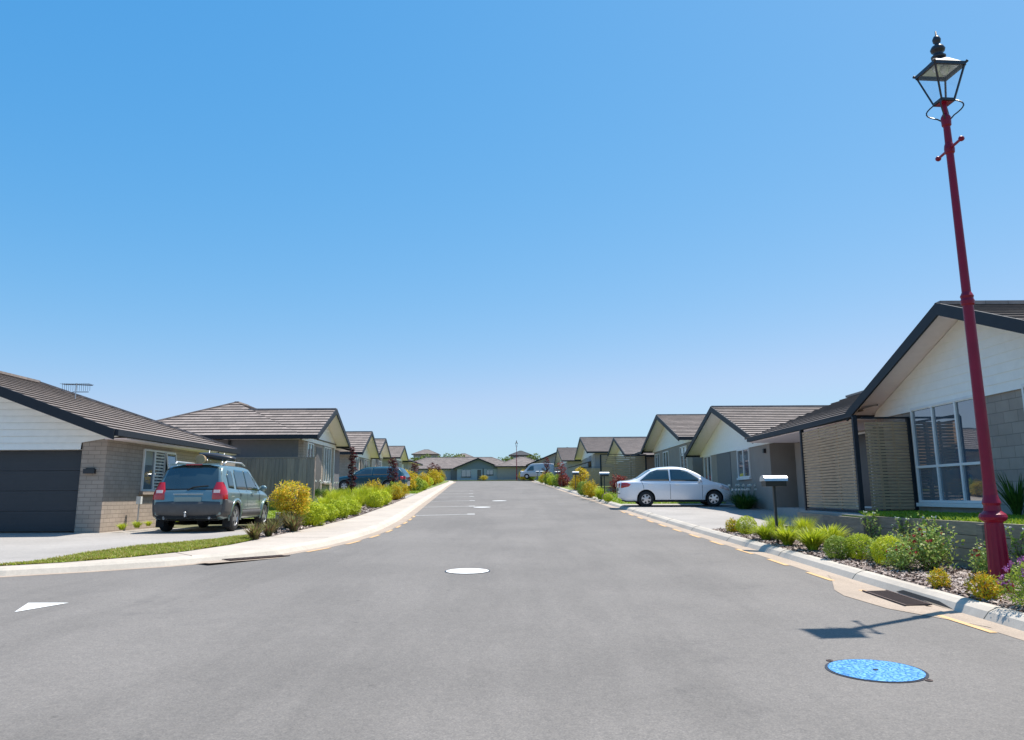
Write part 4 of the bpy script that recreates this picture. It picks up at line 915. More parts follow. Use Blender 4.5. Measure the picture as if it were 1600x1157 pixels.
# ------------------------------------------------------------------ cars
class Car:
    """x forward, y left, z up, wheels on z=0"""
    def __init__(c, name, label, mat, zt, zb, W, z0, wr, wx, wy, loc, rz, cat='car', roofw=.72):
        c.o = empty(name, loc, label, cat, rz=rz); c.zt, c.zb, c.W, c.z0 = zt, zb, W, z0; c.mat = mat; c.wr = wr; c.wx = wx; c.wy = wy; c.rw = roofw
        c.x0, c.x1 = zt[0][0], zt[-1][0]; c.cache = {}
    def section(c, x):
        k_ = round(x, 4)
        if k_ in c.cache: return c.cache[k_]
        zt = smooth_interp(c.zt, x); zb = min(smooth_interp(c.zb, x), zt-.02); W = smooth_interp(c.W, x); z0 = smooth_interp(c.z0, x)
        hcab = max(0, min(1, (zt-zb-.08)/.45)); rw = lerp(W*.86, W*c.rw+.02, hcab)
        edge = zt-lerp(.02, .085, hcab)
        ctl = [(0, z0), (W*.82, z0), (W*.955, z0+.05), (W*.99, z0+.22), (W, lerp(z0, zb, .62)), (W*.985, zb-.06), (W*.955, zb), (lerp(W*.955, rw, .5)+.012*hcab, lerp(zb, edge, .5)), (rw, edge), (rw*.86, zt-.028*(.3+hcab)), (rw*.5, zt-.006), (0, zt)]
        out = []
        n = len(ctl)
        for i in range(n-1):
            p0, p1, p2, p3 = ctl[max(i-1, 0)], ctl[i], ctl[i+1], ctl[min(i+2, n-1)]
            for q in range(4):
                t = q/4; f = .6; m0 = [(p2[j]-p0[j])*.5*f for j in (0, 1)]; m1 = [(p3[j]-p1[j])*.5*f for j in (0, 1)]; t2, t3 = t*t, t**3
                out.append(tuple((2*t3-3*t2+1)*p1[j]+(t3-2*t2+t)*m0[j]+(-2*t3+3*t2)*p2[j]+(t3-t2)*m1[j] for j in (0, 1)))
        out.append(ctl[-1]); c.cache[k_] = out; return out
    def side(c, x, z):
        s = c.section(x)[8:]
        for a, b in zip(s, s[1:]):
            if a[1] <= z <= b[1] and b[1] > a[1]: return lerp(a[0], b[0], (z-a[1])/(b[1]-a[1]))
        return s[-1][0] if z > s[-1][1] else s[0][0]
    def top(c, x, y):
        s = c.section(x)[20:]; y = abs(y)
        for a, b in zip(s, s[1:]):
            if b[0] <= y <= a[0] and a[0] > b[0]: return lerp(a[1], b[1], (a[0]-y)/(a[0]-b[0]))
        return s[-1][1]
    def body(c):
        xs = [c.x0]; 
        while xs[-1] < c.x1-.001: xs.append(min(c.x1, xs[-1]+(.03 if min(xs[-1]-c.x0, c.x1-xs[-1]) < .3 else .06)))
        m = MB(); n = None
        for x in xs:
            s = c.section(x); ring = [(x, y, z) for y, z in s]+[(x, -y, z) for y, z in s[-2:0:-1]]; n = len(ring); m.v += ring
        for k in range(len(xs)-1):
            for j in range(n): a, b = k*n+j, k*n+(j+1) % n; m.f.append((a, b, b+n, a+n))
        m.f.append(tuple(range(n))[::-1]); m.f.append(tuple((len(xs)-1)*n+j for j in range(n)))
        ob = m.build('body', c.mat, c.o, smooth=True, fix=True)
        # wheel arches
        cut = MB()
        for wx in c.wx:
            for sg in (-1, 1):
                ya, yb = sg*(c.wy-.17), sg*1.3; lo, hi = min(ya, yb), max(ya, yb)
                cut.lathe([(c.wr+.045, lo), (c.wr+.045, hi)], 40, (wx, 0, c.wr+.01), axis='y')
        cm = cut.build('cutter', M['blackgap'], c.o, fix=True)
        bpy.context.view_layer.update()
        md = ob.modifiers.new('b', 'BOOLEAN'); md.operation = 'DIFFERENCE'; md.solver = 'EXACT'; md.object = cm
        try: md.material_mode = 'TRANSFER'
        except Exception: pass
        dg = bpy.context.evaluated_depsgraph_get(); dg.update(); me = bpy.data.meshes.new_from_object(ob.evaluated_get(dg))
        ob.modifiers.clear(); ob.data = me; bpy.data.objects.remove(cm)
        # sharpen the arch edge
        for p in me.polygons:
            if p.material_index > 0: p.use_smooth = False
        if len(me.materials) < 2 and len(me.polygons):
            pass
        c.b = ob
        # interior of arch lining
        return ob
    def patch(c, name, mat, poly, off=.006, side=1, parent=None, sub=.09):
        """polygon in (x,z) laid on the body side"""
        bm = bmesh.new(); f = bm.faces.new([bm.verts.new((x, 0, z)) for x, z in poly])
        xs_ = [p[0] for p in poly]; zs_ = [p[1] for p in poly]
        for ax, lo, hi in ((0, min(xs_), max(xs_)), (2, min(zs_), max(zs_))):
            k = 1
            while lo+k*sub < hi:
                co = [0, 0, 0]; co[ax] = lo+k*sub; no = [0, 0, 0]; no[ax] = 1
                bmesh.ops.bisect_plane(bm, geom=bm.verts[:]+bm.edges[:]+bm.faces[:], plane_co=co, plane_no=no); k += 1
        m = MB(); bm.verts.index_update(); m.v = [(v.co.x, side*(c.side(v.co.x, v.co.z)+off), v.co.z) for v in bm.verts]; m.f = [tuple(v.index for v in f.verts) for f in bm.faces]; bm.free()
        # thickness rim inwards
        o = m.build(name, mat, parent or c.o, smooth=True)
        sm = o.modifiers.new('s', 'SOLIDIFY'); sm.thickness = off*1.6; sm.offset = 0
        return o
    def toppatch(c, name, mat, x0, x1, yw0, yw1, off=.006, parent=None, n=12):
        m = MB()
        for i in range(n+1):
            x = lerp(x0, x1, i/n); w = lerp(yw0, yw1, i/n)
            for j in range(13):
                y = w*(j/6-1); m.v.append((x, y, c.top(x, y)+off))
        for i in range(n):
            for j in range(12): a = i*13+j; m.f.append((a, a+13, a+14, a+1))
        return m.build(name, mat, parent or c.o, smooth=True, fix=True)
    def flare(c, wx, side, r0, r1, mat, name='arch_trim', off=.012):
        m = MB(); n = 20
        for k in range(n+1):
            a = math.pi*(-.06+1.12*k/n)
            for r_ in (r0, r1):
                x = wx+r_*math.cos(a); z = max(c.wr+.01+r_*math.sin(a), .2); x = max(c.x0+.01, min(c.x1-.01, x)); m.v.append((x, side*(c.side(x, z)+off), z))
        for k in range(n): a = 2*k; m.f.append((a, a+1, a+3, a+2))
        o = m.build(name, mat, c.o, smooth=True); sm = o.modifiers.new('s', 'SOLIDIFY'); sm.thickness = off*2.2; sm.offset = 0
    def wheels(c, spokes=5, steer=0, w=.2):
        r = c.wr
        for wx in c.wx:
            for sg in (-1, 1):
                e = MB(); rr = r
                prof = [(r*.60, -w*.5), (r*.9, -w*.5), (r*.985, -w*.36), (r, -w*.2), (r, w*.2), (r*.985, w*.36), (r*.9, w*.5), (r*.6, w*.5)]
                cy = sg*(c.wy-w*.5)
                wh = bpy.data.objects.new('wheel', None); COL.objects.link(wh); wh.parent = c.o; wh.location = (wx, cy, r)
                if wx > 0: wh.rotation_euler = (0, 0, steer)
                e.lathe(prof, 32, axis='y', caps=False); e.build('tyre', M['tyre'], wh, smooth=True, fix=True)
                e = MB(); e.lathe([(r*.64, sg*w*.2), (r*.655, sg*w*.49), (r*.6, sg*w*.5), (r*.585, sg*w*.3), (r*.1, sg*w*.28)], 32, axis='y', caps=False)
                e.lathe([(r*.63, sg*w*.36), (r*.58, sg*w*.43), (r*.2, sg*w*.46), (r*.1, sg*w*.47)], 32, axis='y')
                e.build('rim', M['alloy'], wh, smooth=False, fix=True)
                e = MB()
                for k in range(spokes):
                    a = 2*math.pi*k/spokes+.3
                    q = [(math.cos(a+da)*r*rr_, sg*(w*.46+.006-(rr_-.2)*.02), math.sin(a+da)*r*rr_) for da, rr_ in ((-.1, .27), (-.3, .53), (0, .56), (.3, .53), (.1, .27))]
                    e.poly(q)
                e.build('rim_openings', M['blackgap'], wh)
    def handles(c, xs, z, mat):
        for x in xs:
            for sg in (-1, 1):
                y = c.side(x, z); m = MB(); m.beam((x-.08, sg*(y+.022), z), (x+.08, sg*(y+.022), z), .022, .028); m.beam((x-.07, sg*y, z), (x-.07, sg*(y+.02), z), .02, .02); m.beam((x+.07, sg*y, z), (x+.07, sg*(y+.02), z), .02, .02); m.build('door_handle', mat, c.o)
    def mirrors(c, x, z, mat):
        for sg in (-1, 1):
            y = c.side(x, z); m = MB(); m.lathe([(.02, -.05), (.075, -.045), (.085, 0), (.07, .04), (.02, .06)], 14, (x, sg*(y+.13), z+.04), axis='x'); m.beam((x, sg*(y-.01), z-.01), (x, sg*(y+.1), z+.02), .05, .04)
            m.v = [(v[0], v[1] if abs(v[1]) < y+.05 else sg*(y+.13)+(v[1]-sg*(y+.13))*1.25, v[2]) for v in m.v]; m.build('door_mirror', mat, c.o, smooth=True)
    def seam(c, x, z0, z1, lean=0, mat=None):
        for sg in (-1, 1):
            m = MB(); n = 10
            for k in range(n+1):
                z = lerp(z0, z1, k/n); xx = x+lean*(k/n)**2; y = c.side(xx, z)+.0025
                m.v += [(xx-.006, sg*y, z), (xx+.006, sg*y, z)]
            for k in range(n): a = 2*k; m.f.append((a, a+1, a+3, a+2))
            m.build('door_seam', M['blackgap'], c.o)
# --- teal SUV, rear towards the camera: car +x -> world +y
gy = .655
c = Car('suv', 'teal four wheel drive wagon parked beside the left garage, rear facing the road', M['teal'],
    zt=[(-2.16, .98), (-2.13, 1.02), (-2.0, 1.35), (-1.86, 1.6), (-1.7, 1.665), (-1.2, 1.685), (-.4, 1.69), (.2, 1.665), (.5, 1.58), (1.12, 1.17), (1.2, 1.12), (1.7, 1.05), (2.0, .95), (2.12, .8), (2.17, .62)],
    zb=[(-2.16, .96), (-2.0, 1.03), (0, 1.0), (1.1, .98), (1.9, .86), (2.17, .58)],
    W=[(-2.16, .80), (-2.1, .86), (-1.9, .91), (-1, .925), (1.2, .925), (1.75, .89), (2.0, .80), (2.17, .6)],
    z0=[(-2.16, .4), (-1.9, .3), (1.8, .28), (2.17, .36)], wr=.345, wx=(-1.3, 1.33), wy=.91, loc=(-8.03, 22.02, gy), rz=R(91.5), cat='car', roofw=.74)
c.body(); c.wheels(5)
pl = M['plastic']
for sg in (-1, 1):
    c.patch('rear_quarter_window', M['carglass'], [(-1.80, 1.08), (-1.42, 1.06), (-1.38, 1.5), (-1.62, 1.52), (-1.78, 1.38)], .004, sg)
    c.patch('rear_door_window', M['carglass'], [(-1.24, 1.05), (-.42, 1.04), (-.42, 1.54), (-1.1, 1.55), (-1.2, 1.45)], .004, sg)
    c.patch('front_door_window', M['carglass'], [(-.36, 1.04), (.72, 1.03), (.66, 1.2), (.18, 1.5), (.05, 1.54), (-.36, 1.54)], .004, sg)
    for wx in c.wx: c.flare(wx, sg, c.wr+.03, c.wr+.12, M['teal'], off=.014)
    c.patch('sill_cladding', pl, [(-.82, .36), (.85, .36), (.85, .52), (-.82, .52)], .014, sg)
    c.patch('bumper_corner', pl, [(-2.13, .42), (-1.72, .42), (-1.68, .55), (-1.62, .74), (-2.13, .8)], .016, sg)
    c.patch('front_bumper_corner', pl, [(1.8, .4), (2.12, .42), (2.12, .6), (1.78, .62)], .014, sg)
    m = MB(); m.tube([(-1.55, sg*.62, 1.67), (-1.4, sg*.63, 1.745), (-.2, sg*.64, 1.75), (.15, sg*.62, 1.69)], .022, 8); m.build('roof_rail', M['metal'], c.o, smooth=True)
    m = MB(); zs = [.80, .9, 1.0, 1.08, 1.16, 1.22]
    for z_ in zs:
        xr = -2.185 if z_ < .98 else lerp(-2.185, -2.085, (z_-.98)/.24); top_ = (z_-1.0)/.22 if z_ > 1.0 else 0
        for (x_, y_) in ((xr+.03, .57+.06*top_), (xr, .60+.05*top_), (xr+.005, .77-.02*top_), (xr+.05, c.side(min(xr+.09, -2.0), z_)+.012), (lerp(xr, -1.93, .6), c.side(-2.0, z_)+.014), (-1.95-.06*top_, c.side(-1.95, z_)+.004)): m.v.append((x_, sg*y_, z_))
    for i in range(5):
        for j in range(5): a = i*6+j; m.f.append((a, a+1, a+7, a+6))
    tl = m.build('tail_light', M['redlamp'], c.o, smooth=True, fix=True)
    m = MB(); m.box((-2.2, sg*.62, .955), (-2.15, sg*.77, 1.03)); m.build('reverse_lens', M['clearlamp'], tl)
    m = MB(); m.tube([(-2.2, sg*.55, .36), (-1.9, sg*.55, .36)], .035, 10); m.build('exhaust_pipe', M['metal'], c.o)
# rear bumper: three lofted bands
m = MB()
prof = [(.36, 2.10), (.40, 2.19), (.52, 2.225), (.66, 2.235), (.73, 2.225), (.76, 2.16)]
ys_ = [-.90, -.86, -.75, -.4, 0, .4, .75, .86, .90]; inset = [.3, .12, .04, .01, 0, .01, .04, .12, .3]
for y_, ins in zip(ys_, inset):
    for z_, x_ in prof: m.v.append((-x_+ins, y_, z_))
for i in range(len(ys_)-1):
    for j in range(len(prof)-1): a = i*6+j; m.f.append((a, a+1, a+7, a+6))
    m.f.append((i*6, i*6+6, (i+1)*6+5, i*6+5)) if False else None
m.build('rear_bumper', pl, c.o, smooth=True, fix=True)
m = MB(); m.box((-2.2, -.72, .34), (-2.1, .72, .40)); m.build('bumper_valance', M['blackgap'], c.o)
m = MB(); m.tube([(-2.2, 0, .4), (-2.3, 0, .4), (-2.3, 0, .46)], .022, 8); m.lathe([(.01, 0), (.03, .02), (.03, .04), (.01, .055)], 12, (-2.3, 0, .455)); m.build('tow_ball', M['metal'], c.o)
# tailgate glass, wiper, spoiler, handle strip, plate recess
c.toppatch('tailgate_surround', M['blackgap'], -2.125, -1.845, .80, .66, .006, n=10)
c.toppatch('rear_window', M['carglass'], -2.115, -1.87, .70, .60, .014, n=10)
m = MB(); m.beam((-1.83, -.6, 1.665), (-1.83, .6, 1.665), .16, .035); m.build('roof_spoiler', M['teal'], c.o)
m = MB(); m.beam((-1.915, -.2, 1.655), (-1.915, .2, 1.655), .02, .03); m.build('brake_light', M['redlamp'], c.o)
m = MB(); m.beam((-2.185, -.36, .93), (-2.185, .36, .93), .02, .016); m.build('tailgate_trim', M['metal'], c.o)
m = MB(); m.box((-2.182, -.33, .70), (-2.155, .33, .86)); m.build('tailgate_recess', M['teal'], c.o)
m = MB(); m.tube([(-2.14, .05, 1.03), (-2.12, -.1, 1.1), (-2.1, -.45, 1.13)], .012, 6); m.build('rear_wiper', M['blackgap'], c.o)
c.toppatch('windscreen', M['carglass'], .55, 1.1, .62, .74, .006)
c.handles((-.95, .02), .93, M['teal']); c.mirrors(.78, 1.05, M['teal']); 
c.seam(-.39, .5, 1.04); c.seam(.72, .5, 1.02); c.seam(-1.0, .74, 1.04, -.12)
for sg in (-1, 1):
    c.patch('headlight', M['clearlamp'], [(1.85, .72), (2.08, .7), (2.05, .82), (1.86, .84)], .008, sg)
    m = MB(); m.box((-.95, sg*(c.side(0, .56)+.004), .545), (.8, sg*(c.side(0, .56)+.018), .575)); m.build('body_moulding', M['teal'], c.o)
for sg in (-1, 1): m = MB(); m.box((-1.72, sg*.72, .12), (-1.7, sg*.92, .4)); m.build('mud_flap', M['blackgap'], c.o)
m = MB(); m.box((-2.0, -.7, .28), (1.9, .7, .36)); m.build('underbody', M['blackgap'], c.o)
# load on the roof
zroof = gy+1.76
o = empty('cargo_bag', (-8.35, 22.6, zroof), 'black covered bundle tied on the teal car roof rails', 'roof bag', rz=R(10))
m = MB(); 
for i in range(9):
    t = i/8; m.v += [(lerp(-.45, .5, t), math.cos(a_*math.pi/6)*.24*math.sin(math.pi*lerp(.12, .88, t))**.5, .26-.12*t+math.sin(a_*math.pi/6)*.11*math.sin(math.pi*lerp(.1, .9, t))**.5) for a_ in range(12)]
for i in range(8):
    for j in range(12): a = i*12+j; b = i*12+(j+1) % 12; m.f.append((a, b, b+12, a+12))
m.f.append(tuple(range(12))[::-1]); m.f.append(tuple(96+j for j in range(12))); m.build('bag', M['tarp'], o, smooth=True)
m = MB(); m.tube([(-.2, -.25, .1), (-.2, 0, .38), (-.2, .25, .1)], .012, 6); m.tube([(.2, -.25, .04), (.2, 0, .3), (.2, .25, .04)], .012, 6); m.build('strap', M['metal'], o)
o = empty('rolled_mat', (-8.62, 22.2, zroof+.02), 'rolled tan mat lying on the teal car roof beside the black bundle', 'rolled mat', rz=R(15))
m = MB(); m.lathe([(.05, -.3), (.12, -.3), (.125, -.28), (.125, .28), (.12, .3), (.05, .3), (.05, .2)], 20, (0, 0, .1), axis='y'); m.build('roll', M['tan'], o, fix=True)
m = MB(); m.lathe([(.127, -.12), (.127, -.09)], 20, (0, 0, .1), axis='y'); m.lathe([(.127, .1), (.127, .13)], 20, (0, 0, .1), axis='y'); m.build('tie', M['dark'], o)
# --- silver sedan: nose to +x
c = Car('sedan', 'silver four door sedan parked across the wide right driveway', M['silver'],
    zt=[(-2.2, .86), (-2.17, .94), (-2.08, .985), (-1.75, 1.02), (-1.55, 1.07), (-.95, 1.42), (-.6, 1.51), (-.1, 1.535), (.3, 1.5), (.7, 1.36), (1.3, 1.0), (1.45, .95), (1.8, .87), (2.05, .75), (2.17, .58), (2.2, .48)],
    zb=[(-2.2, .84), (-2.0, .95), (-1, .95), (.8, .90), (1.4, .86), (1.9, .72), (2.2, .44)],
    W=[(-2.2, .66), (-2.12, .76), (-1.85, .83), (-1, .848), (1, .848), (1.6, .82), (1.95, .72), (2.2, .48)],
    z0=[(-2.2, .34), (-1.9, .22), (1.8, .2), (2.2, .26)], wr=.305, wx=(-1.2, 1.4), wy=.83, loc=(6.35, 31.85, gz(31.85)+.086), rz=R(-2), roofw=.70)
c.o.rotation_euler = (R(1.78), 0, R(-2))
c.body(); c.wheels(6, R(-18))
for sg in (-1, 1):
    c.patch('rear_door_window', M['carglass'], [(-1.42, 1.0), (-.3, .985), (-.3, 1.42), (-.72, 1.42), (-1.0, 1.33)], .004, sg)
    c.patch('front_door_window', M['carglass'], [(-.24, .985), (.98, .96), (.9, 1.03), (.45, 1.32), (.2, 1.41), (-.24, 1.42)], .004, sg)
    c.patch('tail_light', M['redlamp'], [(-2.15, .72), (-1.86, .78), (-1.78, .86), (-1.9, .92), (-2.13, .93)], .008, sg)
    c.patch('headlight', M['clearlamp'], [(1.62, .72), (2.0, .6), (1.98, .72), (1.66, .84)], .008, sg)
    m = MB(); m.box((-2.225, sg*.48, .74), (-2.15, sg*.66, .9)); m.build('tail_light', M['redlamp'], c.o)
c.toppatch('rear_window', M['carglass'], -1.52, -.98, .60, .52, .006); c.toppatch('windscreen', M['carglass'], .62, 1.25, .54, .66, .006)
c.handles((-1.02, .0), .86, M['silver']); c.mirrors(.85, .97, M['silver']); c.seam(-.27, .3, .98); c.seam(.95, .3, .95); c.seam(-1.28, .66, .99, -.1)
m = MB(); m.box((-.9, .8, .19), (1.05, .83, .27)); m.box((-.9, -.83, .19), (1.05, -.8, .27)); m.box((-2.0, -.6, .19), (1.9, .6, .26)); m.build('underbody', M['blackgap'], c.o)
m = MB(); m.box((-2.21, -.7, .5), (-2.19, .7, .52)); m.build('rear_bumper_line', M['blackgap'], c.o)
m = MB(); m.box((-2.215, -.24, .6), (-2.2, .24, .7)); m.build('plate_recess', M['plastic'], c.o)
# --- dark green wagon
c = Car('wagon', 'dark green station wagon parked in front of the left houses behind the grasses', M['green'],
    zt=[(-2.3, .9), (-2.26, .98), (-2.1, 1.2), (-1.9, 1.38), (-1.6, 1.43), (-.8, 1.46), (-.1, 1.46), (.25, 1.4), (1.0, 1.0), (1.15, .95), (1.8, .85), (2.15, .7), (2.28, .5)],
    zb=[(-2.3, .88), (-2, .92), (1, .88), (1.9, .74), (2.28, .46)],
    W=[(-2.3, .7), (-2.1, .82), (-1, .87), (1, .87), (1.8, .82), (2.28, .55)],
    z0=[(-2.3, .32), (-1.9, .2), (1.9, .2), (2.28, .28)], wr=.31, wx=(-1.32, 1.38), wy=.85, loc=(-8.7, 49.3, gz(49.3)+.3), rz=R(173), cat='car')
c.body(); c.wheels(5)
for sg in (-1, 1):
    c.patch('cargo_window', M['carglass'], [(-2.02, .96), (-1.35, .95), (-1.35, 1.33), (-1.82, 1.33)], .004, sg)
    c.patch('rear_door_window', M['carglass'], [(-1.28, .95), (-.38, .94), (-.38, 1.36), (-1.28, 1.35)], .004, sg)
    c.patch('front_door_window', M['carglass'], [(-.32, .94), (.82, .92), (.7, 1.02), (.1, 1.33), (-.32, 1.36)], .004, sg)
    c.patch('tail_light', M['redlamp'], [(-2.26, .68), (-2.08, .68), (-2.06, .86), (-2.24, .86)], .01, sg)
    m = MB(); m.box((-2.33, sg*.5, .68), (-2.27, sg*.7, .86)); m.build('tail_light', M['redlamp'], c.o)
c.toppatch('rear_window', M['carglass'], -2.24, -1.93, .62, .54, .008, n=8); c.toppatch('windscreen', M['carglass'], .35, .98, .56, .66, .006)
c.handles((-.95, .02), .82, M['green']); c.mirrors(.75, .95, M['green']); c.seam(-.35, .3, .94); c.seam(.8, .3, .92)
# --- white van far away, side on, nose to -x
c = Car('van', 'white van parked side-on at the far right end of the street', M['vanwhite'],
    zt=[(-2.5, 1.6), (-2.45, 2.0), (-2.3, 2.12), (-1.5, 2.2), (.6, 2.15), (1.0, 2.02), (1.75, 1.25), (1.95, 1.1), (2.35, .95), (2.45, .7)],
    zb=[(-2.5, 1.05), (1.5, 1.05), (2.1, .95), (2.45, .66)], W=[(-2.5, .84), (-2.3, .88), (1.6, .88), (2.2, .8), (2.45, .6)],
    z0=[(-2.5, .3), (2.45, .3)], wr=.33, wx=(-1.5, 1.5), wy=.86, loc=(3.55, 115.6, gz(115.6)+.3), rz=R(176), cat='van')
c.body(); c.wheels(5)
for sg in (-1, 1):
    c.patch('cab_window', M['carglass'], [(.5, 1.15), (1.5, 1.12), (1.35, 1.3), (.95, 1.75), (.5, 1.8)], .006, sg)
c.toppatch('windscreen', M['carglass'], 1.05, 1.75, .66, .74, .008)
# ------------------------------------------------------------------ plants
def leaf(m, p, n, l, w, roll, nor=None):
    """one pointed leaf from p along n"""
    n = n.normalized(); a = n.cross(nor if nor is not None else Vector((math.sin(roll), math.cos(roll), .3)))
    if a.length < .05: a = n.cross(Vector((1, 0, 0)))
    a = a.normalized()*w*.5; mid = p+n*l*.5+Vector((0, 0, l*.04))
    m.poly([p, mid+a, p+n*l, mid-a])
def sph():
    while True:
        v = Vector((rnd.uniform(-1, 1), rnd.uniform(-1, 1), rnd.uniform(-1, 1)))
        if .05 < v.length < 1: return v
def dome(rx, rz, n, l, w, zc=None, rough=.18, shell=.55, up=.35, seed=0):
    m = MB(); zc = rz*.92 if zc is None else zc
    for _ in range(n):
        d = sph().normalized(); k = 1+rough*noise.noise(d*2.3+Vector((seed, 0, 0)))*2; t = shell+(1-shell)*rnd.random()**.6
        p = Vector((d.x*rx*k*t, d.y*rx*k*t, zc+d.z*rz*k*t))
        if p.z < .0: continue
        tg = d.cross(sph()).normalized(); leaf(m, p, tg*1.0+d*rnd.uniform(.2, .9)+Vector((0, 0, up*.6)), l*rnd.uniform(.6, 1.3), w*rnd.uniform(.8, 1.4), 0, d+Vector((rnd.uniform(-.4, .4), rnd.uniform(-.4, .4), rnd.uniform(0, .8))))
    return m
def tuft(hh, sp, n, w, stiff=.5, r0=.06):
    m = MB()
    for _ in range(n):
        a = rnd.uniform(0, 6.28); L_ = hh*rnd.uniform(.55, 1.1); out = sp*rnd.uniform(.1, 1)**.8; b = Vector((math.cos(a), math.sin(a), 0)); r_ = r0*rnd.random()
        s_ = Vector((-b.y, b.x, 0))*w*.5; bend = rnd.uniform(.3, 1)*(1-stiff)
        pts = []
        for t in (0, .35, .7, 1):
            pts.append(b*(r_+out*(t**1.5))+Vector((rnd.uniform(-.01, .01), rnd.uniform(-.01, .01), L_*(t-bend*.55*t**3))))
        ws = (.8, 1, .7, .0)
        for k in range(3):
            if k < 2: m.poly([pts[k]-s_*ws[k], pts[k]+s_*ws[k], pts[k+1]+s_*ws[k+1], pts[k+1]-s_*ws[k+1]])
            else: m.poly([pts[k]-s_*ws[k], pts[k]+s_*ws[k], pts[k+1]])
    return m
PLC = {}
def core(r, h):   # dark twiggy heart so the bush is not see-through
    m = MB(); n = 10
    for k in range(46):
        d = sph().normalized(); d.z = abs(d.z); m.tube([(0, 0, 0), (d.x*r*.4, d.y*r*.4, d.z*h*.5), (d.x*r*.85, d.y*r*.85, d.z*h*.9)], [.008, .006, .003], 3, cap=False)
    return m
